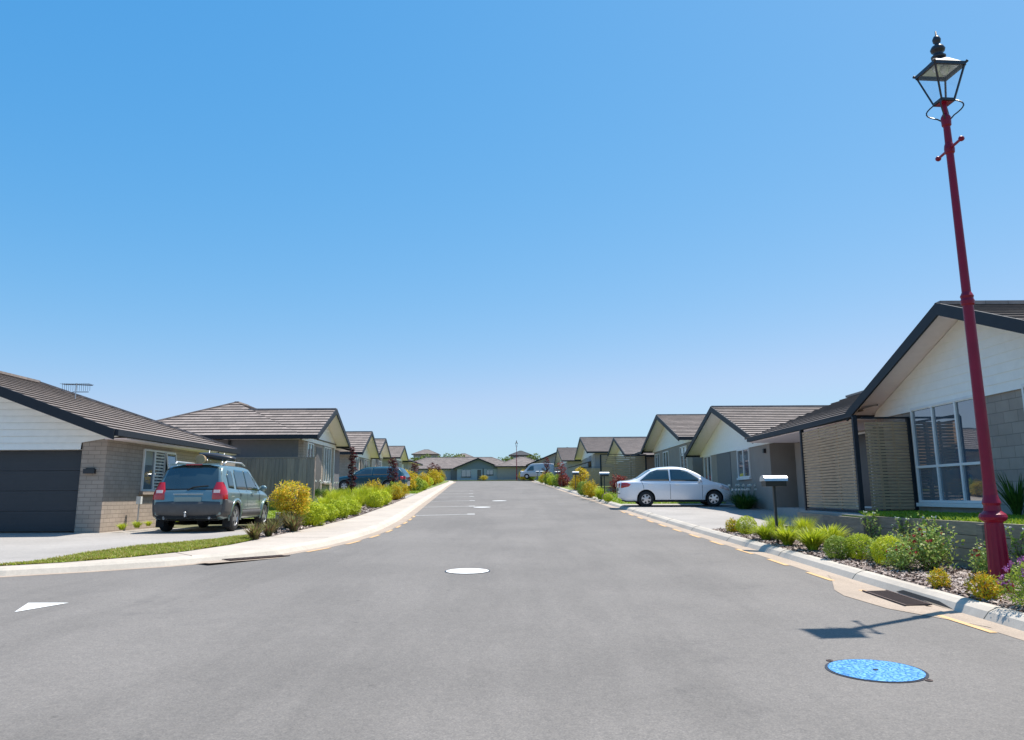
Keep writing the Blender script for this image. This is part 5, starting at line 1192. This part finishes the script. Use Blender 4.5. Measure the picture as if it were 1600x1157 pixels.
def plant(kind, x, y, label, s=1, cat='shrub', z=None, group=None, sz=None):
    zz = gz(y)+.09 if z is None else z
    if kind in PLC: src = PLC[kind]; o = copy_tree(src)
    else:
        nm = {'lime': 'round_shrub', 'ball': 'round_shrub', 'hebe': 'leafy_shrub', 'gold': 'golden_shrub', 'nandina': 'orange_shrub', 'purple': 'flowering_shrub', 'rose': 'rose_bush', 'climber': 'climbing_rose', 'tuft': 'grass_clump', 'tall': 'tall_grass_clump', 'flax': 'bronze_flax', 'agap': 'lily_clump', 'redshrub': 'red_shrub', 'sage': 'sage_shrub', 'green': 'leafy_shrub', 'dark': 'flax_plant', 'small': 'small_grass_clump'}[kind]
        o = empty(nm, (0, 0, 0), label, cat)
        if kind == 'lime': dome(.35, .27, 4600, .038, .022, seed=1, rough=.13, shell=.7).build('foliage', M['lime'], o); core(.3, .5).build('stems', M['bark'], o)
        elif kind == 'ball': dome(.24, .22, 3600, .032, .013, seed=2, rough=.06, shell=.8).build('foliage', M['hebe'], o); core(.2, .36).build('stems', M['bark'], o)
        elif kind == 'hebe': dome(.28, .24, 4200, .027, .016, seed=3, rough=.08, shell=.75).build('foliage', M['lime'], o); core(.22, .4).build('stems', M['bark'], o)
        elif kind == 'green': dome(.4, .36, 1900, .08, .035, seed=4, rough=.25).build('foliage', M['hebe'], o); core(.33, .6).build('stems', M['bark'], o)
        elif kind == 'gold': dome(.4, .38, 2300, .075, .026, seed=5, rough=.3, up=.6).build('foliage', M['gold'], o); core(.32, .6).build('stems', M['bark'], o)
        elif kind == 'nandina': dome(.2, .19, 1100, .055, .02, seed=6, rough=.25, up=.6).build('foliage', M['orange'], o); core(.16, .3).build('stems', M['bark'], o)
        elif kind == 'redshrub': dome(.4, .45, 1600, .09, .04, seed=7, rough=.35).build('foliage', M['redbright'], o); core(.3, .7).build('stems', M['bark'], o)
        elif kind == 'sage': dome(.45, .42, 2000, .07, .018, seed=8, rough=.3, up=.9).build('foliage', M['sage'], o); core(.35, .7).build('stems', M['bark'], o)
        elif kind == 'tuft': tuft(.42, .4, 460, .018, .35).build('blades', M['tuft'], o)
        elif kind == 'tall': tuft(.95, .6, 650, .012, .55, .15).build('blades', M['tuft'], o)
        elif kind == 'small': tuft(.22, .2, 200, .01, .4).build('blades', M['tuft'], o)
        elif kind == 'flax': tuft(.38, .34, 110, .03, .65).build('blades', M['bronze'], o)
        elif kind == 'dark': tuft(.9, .55, 70, .04, .9).build('blades', M['tuftdark'], o)
        elif kind == 'agap':
            tuft(.6, .65, 420, .03, .3, .25).build('blades', M['tuftdark'], o); m = MB()
            for k in range(9):
                a = rnd.uniform(0, 6.28); r_ = rnd.uniform(.1, .5); m.tube([(math.cos(a)*r_*.5, math.sin(a)*r_*.5, 0), (math.cos(a)*r_, math.sin(a)*r_, .75)], .006, 4)
            m.build('stalks', M['tuftdark'], o)
            for k in range(9):
                c_ = Vector(m.v[k*8+4]); q = MB()
                for j in range(26): d = sph().normalized(); leaf(q, c_, d, .06, .025, rnd.random()*6)
                q.build('flower', M['whitepetal'], o)
        elif kind == 'rose':
            m = dome(.36, .36, 1700, .055, .034, seed=9, rough=.4, shell=.35, zc=.34); m.build('foliage', M['rose'], o)
            q = MB()
            for k in range(34):
                d = sph().normalized(); d.z = abs(d.z)*.9; p0 = Vector((0, 0, .02)); L_ = rnd.uniform(.35, .5); q.tube([p0, p0+d*L_*.5+Vector((0, 0, .1)), p0+d*L_+Vector((0, 0, .12))], [.007, .005, .003], 4, cap=False)
            q.build('stems', M['bark'], o)
            for nm2, mt, cnt in (('flowers', 'redpetal', 11), ('pale_buds', 'whitepetal', 12)):
                q = MB()
                for k in range(cnt):
                    d = sph().normalized(); d.z = abs(d.z); p = Vector((d.x*.36, d.y*.36, .34+d.z*.34))
                    for j in range(14 if nm2 == 'flowers' else 7): leaf(q, p, sph().normalized(), .035 if nm2 == 'flowers' else .022, .028 if nm2 == 'flowers' else .016, rnd.random()*6)
                q.build(nm2, M[mt], o)
        elif kind == 'purple':
            m = dome(.46, .36, 2600, .05, .022, seed=10, rough=.2, shell=.5, up=.8, zc=.3); m.build('foliage', M['hebe'], o); core(.4, .6).build('stems', M['bark'], o); q = MB()
            for k in range(64):
                d = sph().normalized(); d.z = abs(d.z)*1.1+.1; d.normalize(); p = Vector((d.x*.48, d.y*.48, .3+d.z*.42))
                for j in range(16): leaf(q, p+Vector((rnd.uniform(-.02, .02), rnd.uniform(-.02, .02), rnd.uniform(-.03, .03))), sph().normalized()+Vector((0, 0, .5)), .026, .018, rnd.random()*6)
            q.build('flowers', M['purple'], o)
        elif kind == 'climber':
            q = MB(); m = MB(); f_ = MB()
            for k in range(9):
                b = rnd.uniform(-.35, .35); pts = [(0, b*.2, 0), (.02*rnd.random(), b*.5+rnd.uniform(-.08, .08), .25), (rnd.uniform(-.05, .04), b+rnd.uniform(-.1, .1), rnd.uniform(.4, .75))]; q.tube(pts, [.006, .004, .003], 4, cap=False)
                for j in range(30):
                    t = rnd.uniform(.25, 1); i_ = 0 if t < .5 else 1; tt = (t-.5*i_)*2; p = Vector(pts[i_]).lerp(Vector(pts[i_+1]), tt); leaf(m, p, sph().normalized(), .045, .028, rnd.random()*6)
                if k % 2: 
                    for j in range(8): leaf(f_, Vector(pts[2]), sph().normalized(), .022, .018, rnd.random()*6)
            m.build('foliage', M['rose'], o); q.build('stems', M['bark'], o); f_.build('flowers', M['whitepetal'], o)
        PLC[kind] = o
    o.location = (x, y, zz); o.rotation_euler = (0, 0, rnd.uniform(0, 6.28) if kind != 'climber' else rnd.choice((0, math.pi))); o.scale = (s, s, sz or s*rnd.uniform(.92, 1.08))
    o['label'] = label; o['category'] = cat
    if group: o['group'] = group
    elif 'group' in o: del o['group']
    return o
# right bed
plant('nandina', 4.95, 18.35, 'tiny orange shrub at the far tip of the mulch bed by the driveway', .8)
plant('hebe', 5.1, 17.8, 'small yellow-green shrub beside the tiny orange one at the far bed tip', .8)
plant('tuft', 5.05, 16.3, 'lime grass clump nearest the kerb beside the small yellow-green shrub', 1.0, 'grass clump')
plant('tuft', 5.1, 15.2, 'lime grass clump in front of the nearest mailbox post', 1.05, 'grass clump')
plant('tall', 5.35, 16.6, 'tall grass clump directly behind the nearest mailbox post', .55, 'grass clump')
plant('tall', 5.9, 16.5, 'tall grass clump between the mailbox and the patio edge', .55, 'grass clump')
plant('tuft', 5.2, 14.2, 'lime grass clump beside the clipped green ball', 1.05, 'grass clump')
plant('tuft', 5.75, 14.8, 'lime grass clump arching against the low timber edge', 1.15, 'grass clump')
plant('ball', 5.12, 12.9, 'clipped green ball shrub beside the kerb', .9)
plant('hebe', 5.42, 12.8, 'lime dome shrub touching the clipped green ball', .88)
plant('rose', 5.5, 12.35, 'small rose bush with red buds between two lime domes', .48, 'rose bush')
plant('hebe', 5.5, 12.0, 'lime dome shrub between the small rose and the large rose bush', .86)
plant('rose', 5.4, 11.4, 'spreading rose bush nearest the kerb inlet', .58, 'rose bush')
plant('rose', 5.85, 11.5, 'largest rose bush with red flowers against the sleeper wall', .86, 'rose bush')
plant('rose', 6.0, 12.7, 'rose bush with red flowers behind the two lime domes', .6, 'rose bush')
plant('rose', 6.1, 10.5, 'rose bush by the sleeper wall just before the maroon lamp', .6, 'rose bush')
plant('nandina', 5.06, 9.8, 'small round golden shrub alone in the mulch', .55)
plant('nandina', 5.1, 8.95, 'orange tipped shrub between the golden one and the purple flowers', .78)
plant('purple', 5.3, 8.3, 'purple flowering shrub at the foot of the maroon lamp', .76)
for yy, lab in ((13.3, 'sparse climbing rose on the sleeper wall above the lime domes'), (12.6, 'sparse climbing rose on the sleeper wall left of the large rose bush'), (10.3, 'climbing rose with white buds on the wall beside the maroon lamp'), (8.9, 'climbing rose on the sleeper wall beyond the purple flowers'), (14.5, 'climbing rose where the wall meets the patio strip')):
    plant('climber', 6.4, yy, lab, 1, 'climbing rose')
plant('dark', 8.2, 13.2, 'spiky dark flax against the wall of the nearest right house', .8, 'flax plant', z=1.1)
plant('dark', 7.95, 11.9, 'second spiky flax on the raised lawn nearest the frame edge', .7, 'flax plant', z=1.1)
plant('agap', 8.6, 30.2, 'white flowering lily clump at the nose of the silver sedan', 1.1, 'lily clump')
plant('agap', 8.35, 29.2, 'white flowering lily clump under the window of the second right house', .95, 'lily clump')
# right far
plant('purple', 4.35, 37.2, 'small purple flowering plant at the foot of the mailbox by the sedan', .55)
plant('hebe', 4.3, 36.6, 'low green shrub on the kerb corner behind the sedan', .8)
plant('tall', 4.25, 39.3, 'yellow-green grass clump behind the mailbox by the sedan', .75, 'grass clump')
plant('gold', 4.0, 41.5, 'golden shrub next to the yellow-green grass clump on the right verge', 1.0)
plant('green', 4.1, 46.5, 'green shrub at the driveway corner of the fourth right house', 1.05)
plant('lime', 4.35, 44.5, 'lime shrub between the golden and the green shrub on the right verge', 1.0)
plant('redshrub', 6.3, 47.5, 'red leaved shrub in front of the wide grey screen', 1.2)
plant('gold', 4.55, 57.5, 'golden bush below the mailbox by the screen gate', 1.2)
plant('redshrub', 4.3, 68.5, 'dark red shrub beyond the second right driveway', 1.2)
for k, (x, y, s, kd) in enumerate(((4.0, 71, 1.5, 'green'), (3.75, 76, 1.7, 'lime'), (3.7, 81, 1.6, 'green'), (3.6, 87, 1.7, 'gold'), (3.5, 93, 1.6, 'lime'))):
    plant(kd, x, y, ['green bush next to the dark red shrub on the right', 'lime bush second in the far right kerb hedge', 'rounded green bush midway along the far right hedge', 'golden bush below the dark red tree on the right', 'lime bush at the far end of the right kerb hedge'][k], s)
plant('gold', 1.6, 119.3, 'golden bush at the foot of the distant street lamp', 1.8)
plant('green', 2.6, 117.4, 'green bush beside the white van bonnet', 1.9)
plant('gold', -4.3, 119.5, 'low golden bush centred before the end house', 1.5, sz=.9)
# left bed
for x, y, lab, s in ((-5.42, 17.1, 'bronze flax nearest the grass verge', 1.0), (-5.4, 18.0, 'bronze flax leaning over the footpath below the amber tree', .95), (-5.55, 18.9, 'bronze flax beneath the trunk of the amber tree', 1.0), (-5.2, 19.3, 'dark bronze flax between amber tree and lime shrubs', 1.15), (-5.5, 20.0, 'tallest bronze flax right of the amber tree', 1.3), (-5.75, 18.2, 'bronze flax at the driveway corner', .8)):
    plant('flax', x, y, lab, s, 'flax plant')
for x, y, lab, s in ((-5.25, 21.3, 'nearest bright lime shrub by the footpath', 1.1), (-5.3, 22.9, 'second bright lime shrub along the footpath', 1.0), (-5.28, 24.4, 'third bright lime shrub along the footpath', 1.05), (-5.25, 26.1, 'fourth bright lime shrub along the footpath', 1.0), (-5.35, 31.3, 'lime shrub just before the last one by the grasses', 1.1), (-5.45, 33.6, 'last bright lime shrub of the footpath row', 1.15)):
    plant('lime', x, y, lab, s)
for k, (x, y, s) in enumerate(((-6.6, 25.7, .75), (-6.35, 27.4, .8), (-6.5, 29.6, .9), (-5.85, 28.5, .75), (-5.8, 30.0, .8), (-6.5, 31.4, .95), (-6.25, 33.4, .95), (-6.8, 34.8, 1.0), (-6.2, 36.0, .95), (-6.7, 37.6, 1.0), (-7.0, 32.5, .9), (-6.0, 38.2, .85))):
    plant('tall', x, y, 'tall arching lime grass massed between the footpath and the houses', s, 'grass clump', group='tall grasses massed in the left bed')
plant('sage', -6.1, 23.6, 'grey-green wispy shrub behind the nearest lime shrubs', .95)
plant('green', -6.9, 27.0, 'fresh green shrub at the end of the paling fence', .7)
plant('gold', -6.35, 37.0, 'orange-gold shrub among the tall grasses near the green wagon', 1.2)
plant('green', -6.1, 41.2, 'dark green bush at the corner of the green wagon driveway', 1.1)
plant('gold', -5.85, 41.8, 'yellow bush nearest the footpath at the wagon driveway', 1.15)
plant('gold', -5.8, 39.8, 'yellow bush before the wagon driveway bushes', .95)
plant('agap', -7.85, 31.2, 'lily clump on the lawn by the fence end', 1.0, 'lily clump', z=1.37)
plant('agap', -7.8, 34.3, 'lily clump below the window of the second left house', .95, 'lily clump', z=1.37)
plant('gold', -7.2, 54.5, 'golden bush left of the far verge shrubs past the wagon', 1.7)
plant('nandina', -8.3, 56.5, 'orange bush beyond the wagon on the left verge', 3.2)
plant('green', -6.75, 56.0, 'green bush near the footpath beyond the wagon', 1.35)
plant('lime', -6.75, 59.5, 'lime bush by the far left driveway', 1.5)
plant('gold', -7.4, 66, 'golden bush past the far left driveway', 1.5); plant('lime', -7.7, 72, 'lime bush under the second dark red tree', 1.7)
plant('gold', -7.9, 79, 'golden bush midway up the far left footpath', 1.8); plant('gold', -8.4, 86, 'golden bush under the far dark red tree', 1.9); plant('lime', -8.7, 93, 'lime bush near the left end of the street', 1.9); plant('gold', -9.1, 100, 'last golden bush on the left footpath', 1.8)
plant('green', -8.8, 70, 'green bush behind the lime one on the far left verge', 1.8)
for k, (x, y, s) in enumerate(((-9.75, 20.3, .9), (-9.7, 21.0, 1.0), (-9.72, 21.7, .8), (-9.7, 22.5, 1.1), (-9.68, 23.4, 1.0), (-9.7, 24.5, 1.1))):
    plant('small', x, y, ['small grass tuft at the corner of the brick pier wall', 'small grass tuft beside the meter post', 'smallest grass tuft along the brick side wall', 'grass tuft half hidden by the teal car bumper', 'grass tuft behind the teal car rear wheel', 'farthest grass tuft along the brick side wall'][k], s, 'grass clump')
# meter post, concrete block
o = empty('meter_post', (-9.95, 21.55, gz(21.5)+.05), 'slim post with pale box on the brick wall beside the teal car', 'meter post')
m = MB(); m.tube([(0, 0, 0), (0, 0, .7)], .02, 8); m.build('post', M['metal'], o); m = MB(); m.box((-.06, -.05, .62), (.06, .05, .82)); m.build('box', M['milk'], o)
o = empty('concrete_block', (-5.95, 21.3, gz(21)+.08), 'weathered concrete block under the amber tree', 'concrete block', rz=.3)
bm = bmesh.new(); bmesh.ops.create_cube(bm, size=1); bmesh.ops.subdivide_edges(bm, edges=bm.edges[:], cuts=3, use_grid_fill=True)
for v in bm.verts: v.co += v.co.normalized()*noise.noise(v.co*3)*.12; v.co.x *= .5; v.co.y *= .35; v.co.z = (v.co.z+.5)*.36
me = bpy.data.meshes.new('block'); bm.to_mesh(me); bm.free(); me.materials.append(M['rock']); b_ = bpy.data.objects.new('block', me); COL.objects.link(b_); b_.parent = o
m = MB(); m.box((-.12, -.19, .12), (.12, -.17, .3)); m.build('face_plate', M['greywall'], o)
# ------------------------------------------------------------------ trees
def tree(name, x, y, label, th, cr, ch, n, mat, lw=.07, cat='tree', multi=1, z=None, seed=1, clumps=14, group=None, tr=.035):
    o = empty(name, (x, y, gz(y)+.08 if z is None else z), label, cat, group, rz=seed); r2 = random.Random(seed)
    t = MB(); cl = []
    for q in range(multi):
        a = q*2.1; bx, by = math.cos(a)*.05*(multi > 1), math.sin(a)*.05*(multi > 1); top = Vector((bx*4+r2.uniform(-.05, .05), by*4, th+ch*.75))
        t.tube([(bx, by, 0), (bx*1.6, by*1.6, th*.6), (bx*2.5, by*2.5, th), tuple(top)], [tr, tr*.8, tr*.65, tr*.15], 7)
        for k in range(clumps//multi):
            u = (k+.5)/(clumps//multi); zz = th+ch*u; rad = cr*math.sqrt(max(.05, 1-(2*u-1)**2))*r2.uniform(.45, .95); an = k*2.4+q+r2.uniform(-.4, .4)
            e = Vector((math.cos(an)*rad, math.sin(an)*rad, zz)); s_ = Vector((bx*2.5, by*2.5, th+ch*u*.4)); t.tube([s_, s_.lerp(e, .5)+Vector((0, 0, .04)), e], [tr*.4, tr*.25, tr*.1], 5, cap=False); cl.append(e)
    t.build('trunk', M['bark'], o)
    m = MB(); per = n//len(cl)
    for e in cl:
        rr = cr*r2.uniform(.22, .46)
        for k in range(per):
            d = sph(); p = e+Vector((d.x*rr, d.y*rr, d.z*rr*min(1.0, ch/(2*cr)+.35)*.8))
            leaf(m, p, d.normalized()+Vector((rnd.uniform(-.7, .7), rnd.uniform(-.7, .7), rnd.uniform(-.5, .3))), lw*rnd.uniform(.7, 1.3), lw*.55, 0, Vector((rnd.uniform(-.7, .7), rnd.uniform(-.7, .7), 1)))
    m.build('crown', mat, o); return o
tree('amber_maple', -5.6, 20.5, 'amber and green leaved small tree beside the teal car', .40, .50, .66, 6000, M['maple'], .05, multi=3, seed=3, clumps=24, tr=.022)
RT = 'narrow dark red trees along the left beds'
tree('red_leaf_tree', -6.35, 31.8, 'dark red columnar tree in front of the second left house', .75, .17, 1.6, 900, M['redleaf'], .085, seed=5, clumps=14, tr=.03)
tree('red_leaf_tree', -6.2, 41.6, 'dark red columnar tree in front of the green wagon', .7, .24, 1.35, 800, M['redleaf'], .1, seed=6, tr=.03)
tree('red_leaf_tree', -7.6, 62, 'dark red tree by the fourth left house', .7, .4, 1.3, 600, M['redleaf'], .12, seed=7)
tree('red_leaf_tree', -8.05, 80, 'dark red tree further up the left footpath', .7, .45, 1.4, 500, M['redleaf'], .14, seed=8)
tree('red_leaf_tree', -8.5, 91, 'last dark red tree before the end house on the left', .7, .4, 1.3, 450, M['redleaf'], .15, seed=9)
tree('red_leaf_tree', 3.55, 84, 'dark red tree in front of the white van', .8, .4, 1.9, 600, M['redleaf'], .14, seed=10)
tree('golden_tree', 4.75, 56.5, 'small golden tree beside the mailbox on the right verge', .7, .6, .8, 900, M['gold'], .12, seed=11)
tree('red_leaf_tree', 4.1, 67.5, 'slender red tree behind the dark red shrub', .8, .4, 1.2, 500, M['redbright'], .12, seed=12)
tree('tall_cypress', 9.5, 37.9, 'dark conifer between the second and third right houses', .3, .35, 2.2, 1200, M['tree'], .1, seed=13)
for k, (x, y, z, s, w) in enumerate(((-3.0, 196, 8.2, 1.5, 1.6), (-1.0, 200, 8.3, 1.9, 1.9), (1.5, 198, 8.1, 1.7, 1.9), (3.5, 202, 8.3, 2.0, 2.0), (5.3, 200, 8.3, 2.6, 1.6), (-18.5, 200, 8.2, 2.2, 1.9), (-16, 199, 8.3, 2.6, 2.0), (-13.2, 201, 8.6, 2.3, 2.1), (-10.6, 199, 8.2, 1.9, 1.7), (-21.5, 200, 8.6, 2.2, 1.8), (-24, 196, 8.2, 1.8, 1.6))):
    tree('hill_tree', x, y, ['first bushy hill tree right of the end house roof', 'second bushy tree on the hill below the skyline house', 'round hill tree left of the distant lamp post', 'round hill tree right of the distant lamp post', 'taller hill tree at the right end of the skyline', 'bushy tree below the far left skyline house', 'tall tree before the half hidden hilltop house', 'broad tree right of the half hidden hilltop house', 'last bushy hill tree above the end house ridge', 'hill tree at the foot of the balcony roof house', 'leftmost hill tree above the left row roofs'][k], z=z-.35, th=.8, cr=w, ch=s, n=900, mat=M['tree'], lw=.45, seed=20+k, clumps=12, group=None, tr=.15)
# ------------------------------------------------------------------ light, sky, camera
w = bpy.data.worlds.new('World'); sc.world = w; w.use_nodes = True; t = w.node_tree
sky = t.nodes.new('ShaderNodeTexSky'); sky.sky_type = 'NISHITA'; sky.sun_disc = False
EL, AZ = 65, 57
sky.sun_elevation = R(EL); sky.sun_rotation = R(AZ); sky.air_density = 1.0; sky.dust_density = .6; sky.ozone_density = 1.5; sky.altitude = 0
sp = t.nodes.new('ShaderNodeSeparateColor'); cb_ = t.nodes.new('ShaderNodeCombineColor'); t.links.new(sky.outputs[0], sp.inputs[0])
for i, (a_, g_) in enumerate(((.78, 1.58), (.640, .655), (.84, .31))):   # clear-air tint of the sky
    q1 = t.nodes.new('ShaderNodeMath'); q1.operation = 'MULTIPLY'; q1.inputs[1].default_value = .182; q2 = t.nodes.new('ShaderNodeMath'); q2.operation = 'POWER'; q2.inputs[1].default_value = g_
    q3 = t.nodes.new('ShaderNodeMath'); q3.operation = 'MULTIPLY'; q3.inputs[1].default_value = a_/.182
    t.links.new(sp.outputs[i], q1.inputs[0]); t.links.new(q1.outputs[0], q2.inputs[0]); t.links.new(q2.outputs[0], q3.inputs[0])
    if i == 0: q4 = t.nodes.new('ShaderNodeMath'); q4.operation = 'SMOOTH_MIN'; q4.inputs[1].default_value = .47/.182; q4.inputs[2].default_value = .5; t.links.new(q3.outputs[0], q4.inputs[0]); q3 = q4
    t.links.new(q3.outputs[0], cb_.inputs[i])
t.links.new(cb_.outputs[0], t.nodes['Background'].inputs[0]); t.nodes['Background'].inputs[1].default_value = .12
sd = bpy.data.lights.new('sun', 'SUN'); sd.energy = 4.6; sd.angle = R(.55); sd.color = (1, .94, .85); so = bpy.data.objects.new('sun', sd); COL.objects.link(so)
d = Vector((math.sin(R(AZ))*math.cos(R(EL)), math.cos(R(AZ))*math.cos(R(EL)), math.sin(R(EL)))); so.rotation_euler = (-d).to_track_quat('-Z', 'Y').to_euler(); so.location = d*30
cd = bpy.data.cameras.new('camera'); cam = bpy.data.objects.new('camera', cd); COL.objects.link(cam); sc.camera = cam
cd.sensor_width = 36; cd.lens = 1240/1600*36; cd.clip_end = 3000; cd.shift_y = -45.5/1600
p, r = R(11.05), R(-.3)
fwd = Vector((0, math.cos(p), math.sin(p))); up0 = Vector((0, -math.sin(p), math.cos(p))); rt0 = Vector((1, 0, 0))
rt = rt0*math.cos(r)+up0*math.sin(r); up = up0*math.cos(r)-rt0*math.sin(r)
mt = Matrix((rt, up, -fwd)).transposed().to_4x4(); mt.translation = (0, 0, 1.5); cam.matrix_world = mt
sc.view_settings.view_transform = 'Standard'; sc.view_settings.look = 'None'; sc.view_settings.gamma = 1; sc.view_settings.exposure = .66
